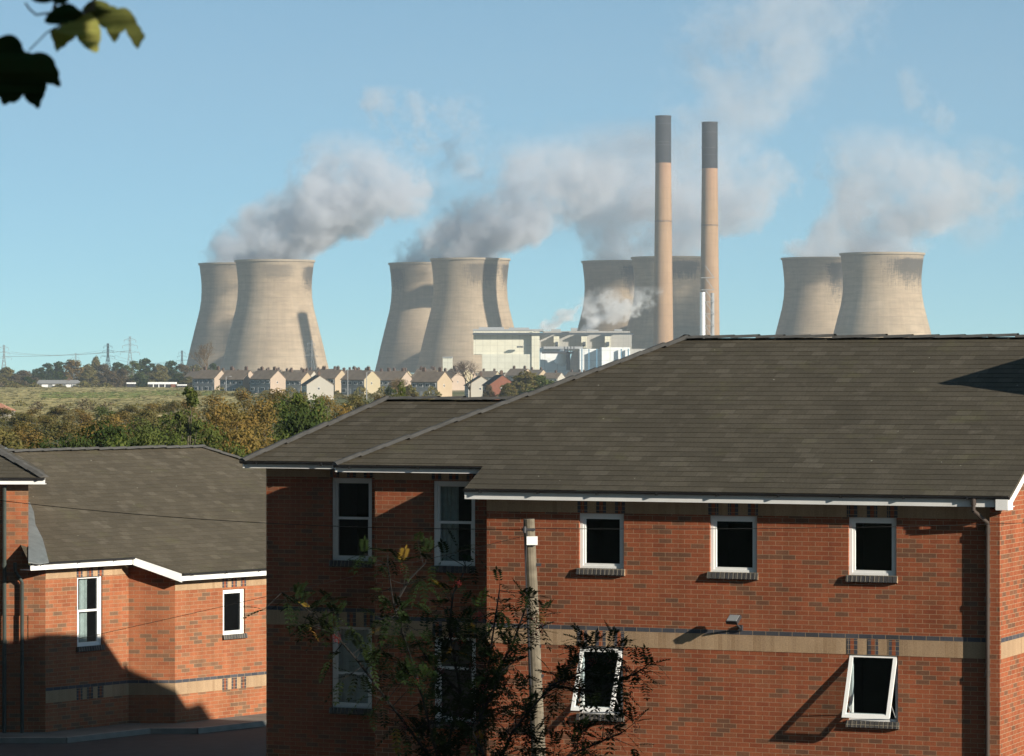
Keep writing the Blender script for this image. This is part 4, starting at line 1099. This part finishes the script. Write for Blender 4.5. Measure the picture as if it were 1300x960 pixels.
# ================================================================== POWER STATION
def prism(mb, x0, x1, y0, y1, z0, z1): mb.box(((x0+x1)/2,(y0+y1)/2,(z0+z1)/2), x1-x0, y1-y0, z1-z0)
def pbox(name, x0, x1, yt, yb, Y, D, mat, root=None, label=None):
    k = Y/F; mb = MB(); loc = root.location if root else Vector((0,0,0))
    zt, zb = (HY-yt)*k, (HY-yb)*k
    c = Vector((((x0+x1)/2-CX)*k, Y+D/2, (zt+zb)/2))-loc
    mb.box(c, (x1-x0)*k, D, zt-zb); o = mb.build(name, mat, root)
    if label: o['label'] = label
    return o
def clad(name, c, step, dark=.82):
    m, nt, out = newmat(name); g = NT(nt); sp = g.n('ShaderNodeSeparateXYZ'); g.link(g.obj(), sp.inputs[0])
    f = g.math('FRACT', g.math('MULTIPLY', sp.outputs[0], 1/step)); ln = g.math('LESS_THAN', f, .08)
    f2 = g.math('FRACT', g.math('MULTIPLY', sp.outputs[2], 1/(step*.8))); l2 = g.math('LESS_THAN', f2, .08)
    col = g.mix(g.math('MAXIMUM', ln, l2), c, tuple(x*dark for x in c)); nz = g.noise(g.obj(), .12, 4, .6)
    col = g.vmath('SCALE', col, g.mapr(nz,.3,.7,.9,1.08)); g.bsdf(out, col, .7, spec=.2); return m
M['cream_clad'] = clad('cream_cladding', (.62,.60,.49), 5.5); M['pale_clad'] = clad('pale_cladding', (.55,.55,.47), 5.5); M['white_clad'] = clad('white_cladding', (.74,.76,.76), 9, .8)
M['grey_clad'] = clad('grey_cladding', (.34,.33,.31), 4); M['bluestripe'] = plain('blue_trim', (.10,.22,.33), .6); M['hall_glass'] = plain('dark_strip', (.05,.06,.07), .4)
ps = empty('power_station_hall', P(650,HY,2650)+ZUP*GZ, 'long cream and grey boiler hall with dark roof line behind the houses', 'power station')
G0 = HY-GZ*F/2650
pbox('wall', 601, 677, 420, 450, 2650, 60, M['cream_clad'], ps, 'upper cream cladding')
pbox('wall', 612, 675, 449.8, G0, 2646, 66, M['pale_clad'], ps, 'lower pale cladding'); pbox('wall', 675, 685, 421, G0, 2645, 66, M['cream_clad'], ps, 'cream corner tower')
pbox('roof_edge', 600, 804, 422.5, 425, 2643, 8, M['hall_glass'], ps); pbox('roof', 600, 690, 418, 420.5, 2650, 60, M['greymetal'], ps)
pbox('wall', 685, 802, 424, 445, 2680, 60, M['grey_clad'], ps, 'grey upper wall'); pbox('roof', 690, 800, 420.5, 424, 2680, 60, M['grey_clad'], ps)
for x in (703,738,768): pbox('stair_bay', x, x+7, 427, 443, 2672, 8, M['cream_clad'], ps)
for x in (706,741,771): pbox('window', x-1, x+2.5, 434, 440, 2668, 3, M['hall_glass'], ps)
pbox('vent', 656, 664, 439.5, 441.5, 2642, 3, M['hall_glass'], ps)
for x0,x1,yt in ((608,640,415.5),(646,672,416),(700,712,418),(725,733,416.5),(745,760,418.5),(780,790,418)): pbox('roof_plant', x0, x1, yt, 420.5, 2665, 10, M['greymetal'], ps)
wh = empty('white_workshop', P(740,HY,2500)+ZUP*GZ, 'white clad workshop block with blue stripes and grey ducts below the boiler hall', 'workshop')
pbox('wall', 686, 722, 441, 482, 2520, 50, M['white_clad'], wh); pbox('wall', 736, 766, 443, 484, 2480, 50, M['white_clad'], wh); pbox('wall', 764, 800, 441, 484, 2470, 50, M['white_clad'], wh); pbox('wall', 800, 828, 443, 484, 2500, 50, M['grey_clad'], wh)
pbox('roof', 690, 740, 440, 443, 2515, 55, M['greymetal'], wh)
for x in (738,747,757,788,797): pbox('stripe', x, x+1.4, 443, 484, 2466, 2, M['bluestripe'], wh)
mb = MB(); k = 2505/F
for i in range(8): mb.tube(Vector(((708-CX+i*.6)*k-wh.location.x, 2505-wh.location.y, (HY-462)*k-wh.location.z)), Vector(((716-CX+i*.6)*k-wh.location.x, 2505-wh.location.y, (HY-446)*k-wh.location.z)), 3, 3, 8)
mb.build('duct', M['farwhite'], wh)
pbox('duct', 688, 728, 446.5, 449, 2495, 5, M['darkmetal'], wh); pbox('duct', 719, 724, 447, 470, 2495, 6, M['darkmetal'], wh)
for x in (716,720,724,728): pbox('vent_pipe', x, x+1.2, 440, 447, 2496, 2, M['darkmetal'], wh)
sl = empty('small_pale_building', P(568,HY,2600)+ZUP*GZ, 'small pale block at the foot of the second pair of towers', 'building'); pbox('wall', 562, 574, 454, 484, 2600, 20, M['pale_clad'], sl); pbox('roof', 561.5, 574.5, 453, 454.2, 2599, 22, M['greymetal'], sl)
# flue with ladder rings left of the right chimney
fl_ = empty('steel_flue', P(892,HY,2650)+ZUP*GZ, 'slim silver flue beside the right chimney', 'flue')
mb = MB(); k = 2650/F; 
M['bright'] = plain('bright_steel', (.7,.7,.7), .35, .1, 1, .5, .4)
mb.tube((0,0,0), (0,0,(HY-371)*k-GZ), 2.3, 2.0, 14); mb.build('shaft', M['bright'], fl_, smooth=True)
mb = MB(); mb.tube((7.5,3,0),(7.5,3,(HY-372)*k-GZ),1.6,1.4,10)
for i in range(9): z = 5+i*9; mb.box((3.7,0,z), 10, 3, .5); mb.tube((8.5,0,z),(2,0,z+9),.35,.35,4)
mb.build('ladder', M['greymetal'], fl_)

def lathe(mb, prof, n=72, inner=None):
    for i in range(len(prof)-1):
        (r0, z0), (r1, z1) = prof[i], prof[i+1]
        for k in range(n):
            a, b = 2*math.pi*k/n, 2*math.pi*(k+1)/n
            mb.face([(r0*math.sin(a), -r0*math.cos(a), z0), (r0*math.sin(b), -r0*math.cos(b), z0), (r1*math.sin(b), -r1*math.cos(b), z1), (r1*math.sin(a), -r1*math.cos(a), z1)])
TP = [(0,50),(.02,49.6),(.1,48),(.17,47),(.226,46.7),(.32,47.4),(.41,49.6),(.56,55.4),(.71,61.2),(.85,66),(.95,70)]
def tower(px, ty, rpx, label, stains, seed):
    Y = 3150*50/rpx; k = Y/F; H = (HY-ty)*k-GZ; s = rpx/50*k; 
    root = empty('cooling_tower', P(px,HY,Y)+ZUP*GZ, label, 'cooling tower', 'cooling towers of the power station')
    prof = [(r*s, H*(1-t)) for t, r in TP]
    # smooth resample
    mb = MB(); inner = [(r-1.0, z) for r, z in prof]
    full = list(reversed(prof)); lathe(mb, full); mb.face([]) if False else None
    for i in range(72):
        a, b = 2*math.pi*i/72, 2*math.pi*(i+1)/72; r0, r1 = prof[0][0], prof[0][0]-1.2
        mb.face([(r0*math.sin(a),-r0*math.cos(a),H),(r0*math.sin(b),-r0*math.cos(b),H),(r1*math.sin(b),-r1*math.cos(b),H),(r1*math.sin(a),-r1*math.cos(a),H)])
    lathe(mb, [(r-1.2, z) for r, z in prof])
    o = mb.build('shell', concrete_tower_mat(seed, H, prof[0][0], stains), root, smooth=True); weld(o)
    mb = MB(); lathe(mb, [(prof[0][0]+.05, H-1.6), (prof[0][0]+.9, H-1.4), (prof[0][0]+.9, H+.3), (prof[0][0]-1.3, H+.3)]); mb.build('rim', M['towerrim'], root)
    mb = MB(); rb_ = prof[-1][0]; hb = H*.05
    for i in range(36):
        for s_ in (-.5, .5):
            a = 2*math.pi*i/36; b = a+s_*2*math.pi/36; mb.tube((rb_*1.04*math.sin(b),-rb_*1.04*math.cos(b),0),(rb_*math.sin(a),-rb_*math.cos(a),hb+.3),.5,.5,4)
    mb.build('legs', M['towerrim'], root)
    return root, Y
M['towerrim'] = plain('rim_concrete', (.30,.25,.19), .9, .15, .1)
TW = [
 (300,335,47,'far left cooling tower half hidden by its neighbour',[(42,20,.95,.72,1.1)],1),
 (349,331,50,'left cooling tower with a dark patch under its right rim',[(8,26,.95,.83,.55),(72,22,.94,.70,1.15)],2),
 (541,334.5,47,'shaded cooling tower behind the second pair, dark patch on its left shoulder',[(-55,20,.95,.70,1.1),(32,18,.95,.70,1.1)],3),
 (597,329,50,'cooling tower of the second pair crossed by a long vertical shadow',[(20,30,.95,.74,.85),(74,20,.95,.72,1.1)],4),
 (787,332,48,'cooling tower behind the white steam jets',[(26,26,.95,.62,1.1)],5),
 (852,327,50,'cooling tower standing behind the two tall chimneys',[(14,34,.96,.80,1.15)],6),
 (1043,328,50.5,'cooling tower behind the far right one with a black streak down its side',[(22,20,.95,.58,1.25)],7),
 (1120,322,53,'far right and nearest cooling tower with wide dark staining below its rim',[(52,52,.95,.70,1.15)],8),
]
TY = []
for (px, ty, rr, lb, st, sd) in TW: TY.append(tower(px, ty, rr, lb, st, sd)[1])

def chimney_mat(frac, H):
    m, nt, out = newmat('chimney_concrete'); g = NT(nt); o = g.obj(); sp = g.n('ShaderNodeSeparateXYZ'); g.link(o, sp.inputs[0]); z = sp.outputs[2]
    n1 = g.noise(o, .05, 5, .6); st = g.n('ShaderNodeMapping'); st.inputs['Scale'].default_value = (.6,.6,.03); g.link(o, st.inputs[0]); n2 = g.noise(st.outputs[0], 1, 4, .6)
    col = g.ramp(n1, [(.3,(.29,.185,.112)),(.7,(.355,.235,.145))]); col = g.vmath('SCALE', col, g.mapr(n2,.3,.7,.88,1.1))
    rg_ = g.math('LESS_THAN', g.math('FRACT', g.math('MULTIPLY', z, 1/9.)), .05); col = g.vmath('SCALE', col, g.mapr(rg_,0,1,1,.88))
    soot = g.math('MULTIPLY', g.mapr(z, H*frac-30, H*frac), g.mapr(n2,.3,.6)); col = g.mix(g.math('MULTIPLY', soot, .5), col, (.30,.15,.11))
    top = g.ramp(g.noise(o,.08,5,.6), [(.3,(.022,.024,.03)),(.7,(.04,.041,.047))])
    r2 = g.math('LESS_THAN', g.math('FRACT', g.math('MULTIPLY', z, 1/18.)), .05); top = g.vmath('SCALE', top, g.mapr(r2,0,1,1,1.8))
    col = g.mix(g.math('GREATER_THAN', z, H*frac), col, top); g.bsdf(out, col, .85, spec=.2); return m
def chimney(px, ty, Y, rt, rb, yband, label):
    k = Y/F; H = (HY-ty)*k-GZ; zb = (HY-yband)*k-GZ
    root = empty('tall_chimney', P(px,HY,Y)+ZUP*GZ, label, 'chimney', 'tall power station chimneys')
    mb = MB(); prof = []
    for i in range(25): t = i/24; prof.append(((rb+(rt-rb)*min(1,t*1.25)**.8)*k, H*t))
    lathe(mb, prof, 40); lathe(mb, [(rt*k,H),(rt*k-1.2,H),(rt*k-1.2,H-20)], 40)
    o = mb.build('shaft', chimney_mat(zb/H, H), root, smooth=True); weld(o)
    mb = MB()
    for zz in (H-.6, H*.9, H*.6): rr = (rb+(rt-rb)*min(1,zz/H*1.25)**.8)*k; lathe(mb, [(rr, zz-.3),(rr+.35,zz-.25),(rr+.35,zz+.25),(rr,zz+.3)], 40)
    mb.build('gallery', M['darkmetal'], root)
chimney(842,147,3000,10.1,13.6,207,'left tall chimney, buff with a soot dark top')
chimney(901,155,2840,10.1,13.6,214,'right tall chimney, buff with a reddish stain under its dark top')

# pylons
def pylon_proto():
    root = empty('electricity_pylon', (0,0,0)); mb = MB(); H = 45.; w0, w1 = 8., 1.6; r = .25
    lv = [0,8,15,21,26,30,34,38,42,45]
    def wd(z): return (w0+(w1-w0)*min(1,z/30.))/2
    for a, b in zip(lv, lv[1:]):
        c0 = [Vector((sx*wd(a), sy*wd(a), a)) for sx, sy in ((-1,-1),(1,-1),(1,1),(-1,1))]; c1_ = [Vector((sx*wd(b), sy*wd(b), b)) for sx, sy in ((-1,-1),(1,-1),(1,1),(-1,1))]
        for i in range(4): j = (i+1)%4; mb.tube(c0[i], c1_[i], r, r, 4); mb.tube(c0[i], c1_[j], r*.6, r*.6, 4); mb.tube(c0[j], c1_[i], r*.6, r*.6, 4)
    mb.build('mast', M['pyl'], root)
    for z, l in ((28,9),(35,7),(41,5.5)):
        a = MB()
        for s in (-1,1):
            a.tube((0,-.8,z),(s*l,0,z+.3),r*.8,r*.6,4); a.tube((0,.8,z+2.2),(s*l,0,z+.3),r*.7,r*.6,4); a.tube((s*l,0,z),(s*l,0,z-2.5),.22,.22,4)
        a.build('crossarm', M['pyl'], root)
    return root
M['pyl'] = plain('galvanised_steel', (.17,.18,.19), .6, .1, .2)
pp0 = pylon_proto(); PY = []
for i, (px, ty, Y, rz_, lb) in enumerate(((5,438,3000,.3,'electricity pylon at the far left edge'),(137,436,3300,.6,'grey pylon rising behind the trees left of the biggest one'),(165,427,3000,.15,'largest pylon with wide arms above the trees'),(231,445,3800,.5,'faint pylon just left of the first cooling tower'),(395,432,2500,.9,'pylon in front of the left cooling tower'),(96,448,4200,.2,'tiny faint pylon above the orange tree'))):
    r_ = pp0 if i == 0 else copy_tree(pp0); s = ((HY-ty)/F*Y-GZ)/45; r_.location = P(px,HY,Y)+ZUP*GZ; r_.scale = (s*1.1,s*1.1,s); r_.rotation_euler = (0,0,rz_); tag(r_, lb, 'pylon', 'electricity pylons'); PY.append((r_, s))
def pline(a, b, dz, lb, n=14):
    A_ = a[0].location+ZUP*(dz*a[1]); B_ = b[0].location+ZUP*(dz*b[1]); sg = (B_-A_).length*.012
    mb = MB(); c = A_.lerp(B_,.5)
    for s in (-6, 6):
        o_ = Vector((0,s,0)) if abs((B_-A_).x) > abs((B_-A_).y) else Vector((s,0,0))
        pts = [A_.lerp(B_, i/n)+o_-ZUP*(sg*4*(i/n)*(1-i/n))-c for i in range(n+1)]; mb.path(pts, .11, 3)
    o = mb.build('power_line', M['pyl']); o.location = c; tag(o, lb, 'cable', 'power lines')
pline(PY[0], PY[2], 30, 'power line between the left edge pylon and the largest pylon'); pline(PY[1], PY[3], 30, 'power line passing behind the trees'); pline(PY[0], PY[1], 36, 'upper power line from the left edge pylon')

# ================================================================== STEAM
def fcurve(g, inp, pts):
    x = g.n('ShaderNodeFloatCurve'); cv = x.mapping.curves[0]
    x.mapping.use_clip = False
    while len(cv.points) < len(pts): cv.points.new(.5, .5)
    for p, (a, b) in zip(cv.points, pts): p.location = (a, b); p.handle_type = 'AUTO'
    x.mapping.update(); g.val(inp, x.inputs['Value']); x.inputs['Factor'].default_value = 1; return x.outputs[0]
def plume(px, ty, Y, pts, dens, label, seed, name='steam_plume', nscale=1/25., amp=1.1, edge=.45, depth=.8, dy=0., group='steam plumes over the cooling towers', colr=(.83,.865,.94), fadeb=0):
    """pts: (py, centre px, half width px) from bottom to top"""
    k = Y/F; z0 = (HY-pts[0][0])*k; z1 = (HY-pts[-1][0])*k; H = z1-z0
    x0 = min((c-r) for _, c, r in pts); x1 = max((c+r) for _, c, r in pts); pad = 14+.5*max(r for _, _, r in pts)
    X0, X1 = (x0-pad-px)*k, (x1+pad-px)*k; RM = max(r for _, _, r in pts)*k
    cy = dy; yd = RM*depth*1.55+10*k
    root = Vector(((px-CX)*k, Y, z0))
    mb = MB(); mb.box(((X0+X1)/2, cy, H/2+1.5*k*0), X1-X0, 2*yd, H); 
    o = mb.build(name, None or steam_mat(H, [(((HY-a)*k-z0)/H, (c-px)*k, r*k) for a, c, r in pts], dens, seed, nscale, amp, edge, depth, cy, colr, X0, X1, RM, fadeb))
    o.location = root; tag(o, label, 'steam', group); return o
def steam_mat(H, pts, dens, seed, nscale, amp, edge, depth, cy, colr, X0, X1, RM, fadeb):
    m, nt, out = newmat('steam'); g = NT(nt); o = g.obj()
    w1 = g.n('ShaderNodeTexNoise'); w1.inputs['Scale'].default_value = nscale*.55; w1.inputs['Detail'].default_value = 2
    off = g.vmath('ADD', o, (seed*131., seed*57., seed*23.)); g.link(off, w1.inputs['Vector'])
    wv = g.vmath('SCALE', g.vmath('SUBTRACT', w1.outputs[1], (.5,.5,.5)), 30.*amp)
    sp0 = g.n('ShaderNodeSeparateXYZ'); g.link(o, sp0.inputs[0]); h0 = g.math('DIVIDE', sp0.outputs[2], H, clamp=True)
    wk = g.mapr(h0, 0, .25, .12, 1.0)
    p = g.vmath('ADD', o, g.vmath('SCALE', wv, wk)); sp = g.n('ShaderNodeSeparateXYZ'); g.link(p, sp.inputs[0])
    t = g.math('DIVIDE', sp.outputs[2], H, clamp=True)
    W = X1-X0; cx = g.math('MULTIPLY_ADD', fcurve(g, t, [(a, (c-X0)/W) for a, c, r in pts]), W, X0)
    rr = g.math('MULTIPLY', fcurve(g, t, [(a, r/RM) for a, c, r in pts]), RM)
    dx = g.math('DIVIDE', g.math('SUBTRACT', sp.outputs[0], cx), rr); dy = g.math('DIVIDE', g.math('SUBTRACT', sp.outputs[1], cy), g.math('MULTIPLY', rr, depth))
    d = g.math('SQRT', g.math('ADD', g.math('MULTIPLY', dx, dx), g.math('MULTIPLY', dy, dy)))
    nz = g.noise(off, nscale*1.25, 9, .72)
    nb_ = g.noise(off, nscale*.5, 3, .5)
    nn = g.math('MULTIPLY', g.math('ADD', g.math('SUBTRACT', nz, .5), g.math('MULTIPLY', g.math('SUBTRACT', nb_, .5), .8)), 4.2*amp)
    nn = g.math('MULTIPLY', nn, g.mapr(h0, 0, .3, .35, 1.))
    v = g.math('ADD', g.math('SUBTRACT', .95, d), nn)
    v = g.math('MULTIPLY', g.mapr(v, 0, edge), g.mapr(d, 1.42, 1.1))
    v = g.math('MULTIPLY', v, g.mapr(h0, 0, .22, 1.5 if not fadeb else 1., 1.))
    v = g.math('MULTIPLY', v, g.mapr(h0, .99, .86)) 
    if fadeb: v = g.math('MULTIPLY', v, g.mapr(h0, 0.01, fadeb))
    v = g.math('MULTIPLY', v, g.mapr(h0, .15, .9, 1., .22 if not fadeb else .7))
    pv = g.n('ShaderNodeVolumePrincipled'); pv.inputs['Color'].default_value = (*colr, 1); pv.inputs['Anisotropy'].default_value = .1
    g.link(g.math('MULTIPLY', v, dens), pv.inputs['Density']); g.link(pv.outputs[0], out.inputs['Volume'])
    return m
plume(349,331,TY[1],[(331,349,56),(320,354,62),(300,385,76),(275,415,98),(250,437,104),(225,460,84),(200,455,66),(178,440,48),(160,440,30)],0.0720,'thick steam plume leaning right from the left cooling tower',1)
plume(300,335,TY[0]+60,[(335,300,50),(322,300,40),(300,318,40),(280,345,42),(255,375,44),(230,400,36),(205,420,26)],0.0600,'blue grey steam plume from the far left cooling tower',2)
plume(597,329,TY[3],[(329,597,56),(316,604,60),(295,628,72),(265,662,88),(235,685,90),(210,700,80),(190,700,60),(165,695,34)],0.0600,'wide steam plume drifting right from the second pair of towers',3)
plume(541,334,TY[2]+60,[(334,541,50),(320,542,42),(295,570,44),(265,600,44),(235,630,36)],0.0560,'darker steam plume behind the second pair of towers',4)
plume(787,332,TY[4]+60,[(332,787,54),(318,788,58),(295,790,62),(260,810,100),(225,805,110),(190,795,100),(150,790,70)],0.0360,'thin spreading steam plume left of the tall chimneys',5)
plume(852,327,TY[5]+60,[(327,852,56),(310,860,64),(285,885,80),(250,905,88),(215,910,84),(180,905,60),(150,900,40)],0.0340,'thin steam plume behind the two tall chimneys',6)
plume(1120,322,TY[7],[(322,1120,62),(308,1122,66),(285,1135,76),(255,1160,100),(225,1160,110),(195,1140,90),(170,1110,60),(150,1100,36)],0.0360,'broad steam plume above the far right cooling tower',7)
plume(1043,328,TY[6]+60,[(328,1043,56),(312,1040,54),(290,1060,46),(260,1085,40),(230,1090,30)],0.0450,'grey steam plume from the tower behind the far right one',8)
plume(980,160,3300,[(200,890,40),(165,920,80),(120,955,110),(70,985,130),(20,1000,135),(-30,1030,130)],0.0140,'faint high steam drifting above the right chimney',9,'steam_cloud',1/34.,1.2,.8,.6,0,'drifting steam clouds',fadeb=.2)
plume(760,250,3420,[(325,700,60),(300,690,110),(270,700,170),(235,730,190),(200,760,180),(165,800,140),(140,820,80)],.006,'thin veil of drifted steam behind the tall chimneys',16,'steam_cloud',1/30.,1.1,.9,.35,0,'drifting steam clouds',fadeb=.25)
plume(515,170,3300,[(205,535,24),(180,530,36),(155,508,46),(125,492,38),(105,490,20)],0.0400,'small wisp of steam right of the left plume',10,'steam_cloud',1/18.,1.2,.8,.6,0,'drifting steam clouds',fadeb=.2)
plume(1170,130,3300,[(180,1200,18),(155,1190,24),(125,1170,24),(100,1155,18),(80,1150,8)],0.0250,'small pinkish wisp high above the far right tower',11,'steam_cloud',1/18.,1.1,.8,.6,0,'drifting steam clouds',fadeb=.2)
plume(1240,240,3300,[(330,1235,30),(300,1230,46),(260,1240,56),(220,1245,60),(180,1245,40),(160,1240,20)],0.0140,'faint steam haze at the right edge of the sky',12,'steam_cloud',1/26.,1.1,.8,.6,0,'drifting steam clouds',fadeb=.2)
plume(585,190,3350,[(240,578,28),(200,585,36),(165,580,38),(130,570,30),(110,570,16)],0.0300,'pale wisp of steam above the second pair of towers',13,'steam_cloud',1/20.,1.2,.8,.6,0,'drifting steam clouds',fadeb=.2)
plume(700,416,2710,[(420,695,12),(412,702,15),(400,722,19),(388,745,22),(372,765,20),(362,775,12)],0.1620,'white steam jet blowing up from the boiler hall roof',14,'steam_jet',1/6.,.9,.5,.6,0,'steam jets over the boiler hall',(.97,.97,.98))
plume(745,416,2720,[(420,742,13),(410,756,20),(398,778,27),(385,798,28),(374,812,25),(362,822,14)],0.1800,'larger white steam jet in front of the third tower pair',15,'steam_jet',1/6.,.9,.5,.6,0,'steam jets over the boiler hall',(.97,.97,.98))

# ================================================================== HAZE
def haze():
    m, nt, out = newmat('haze_air'); g = NT(nt)
    pv = g.n('ShaderNodeVolumePrincipled'); pv.inputs['Color'].default_value = (.74,.84,.96,1); pv.inputs['Density'].default_value = HAZE_D; pv.inputs['Anisotropy'].default_value = .2
    g.link(pv.outputs[0], out.inputs['Volume'])
    mb = MB(); mb.box((0, 1950, 170+GZ/2), 2200, 4500, 356-GZ-8+16); o = mb.build('haze', m); tag(o, kind='stuff'); m.volume_intersection = 'FAST' if hasattr(m, 'volume_intersection') else None
    return o
HAZE_D = .0001
try: haze()
except Exception as e: print('haze', e)

# ================================================================== WORLD, SUN, CAMERA
sc = bpy.context.scene
w = bpy.data.worlds.new('World'); sc.world = w; w.use_nodes = True; nt = w.node_tree; nt.nodes.clear()
sky = nt.nodes.new('ShaderNodeTexSky'); sky.sky_type = 'NISHITA'; sky.sun_disc = False; sky.sun_elevation = SUN_EL; sky.sun_rotation = math.atan2(SUN.x, SUN.y)
sky.air_density = 2.0; sky.dust_density = 0; sky.ozone_density = 3.0; sky.altitude = 12000
bg = nt.nodes.new('ShaderNodeBackground'); bg.inputs[1].default_value = .06; wo = nt.nodes.new('ShaderNodeOutputWorld')
gw = NT(nt); tint = gw.vmath('MULTIPLY', sky.outputs[0], (1.27,1.33,1.03))
nt.links.new(gw.mix(.13, tint, (3.6,6.6,8.0)), bg.inputs[0]); nt.links.new(bg.outputs[0], wo.inputs[0])
sd = bpy.data.lights.new('sun', 'SUN'); sd.energy = 5.0; sd.angle = math.radians(.5); sd.color = (1.0,.91,.76)
so = bpy.data.objects.new('sun', sd); C.objects.link(so)
S3 = Vector((SUN.x*math.cos(SUN_EL), SUN.y*math.cos(SUN_EL), math.sin(SUN_EL)))
so.rotation_euler = (-S3).to_track_quat('-Z','Y').to_euler(); so.location = S3*60
cam = bpy.data.cameras.new('camera'); co = bpy.data.objects.new('camera', cam); C.objects.link(co)
co.location = (0,0,0); co.rotation_euler = (math.radians(90),0,0)
cam.sensor_width = 36; cam.lens = F/1300*36; cam.shift_y = -(480-HY)/1300.; cam.clip_start = .1; cam.clip_end = 30000
cam.dof.use_dof = True; cam.dof.focus_distance = 75; cam.dof.aperture_fstop = 22
sc.camera = co
# lift the whole scene so the ground is at z = 0
for o in list(sc.objects):
    if o.parent is None: o.location.z += CAMH
sc.view_settings.view_transform = 'Standard'; sc.view_settings.look = 'None'; sc.view_settings.exposure = .75; sc.view_settings.gamma = 1; sc.view_settings.use_curve_mapping = False
cy = sc.cycles; cy.use_denoising = True; cy.use_adaptive_sampling = True; cy.adaptive_threshold = .02
cy.max_bounces = 7; cy.diffuse_bounces = 2; cy.glossy_bounces = 2; cy.transmission_bounces = 3; cy.transparent_max_bounces = 8; cy.volume_bounces = 3
cy.volume_step_rate = .5; cy.volume_max_steps = 256
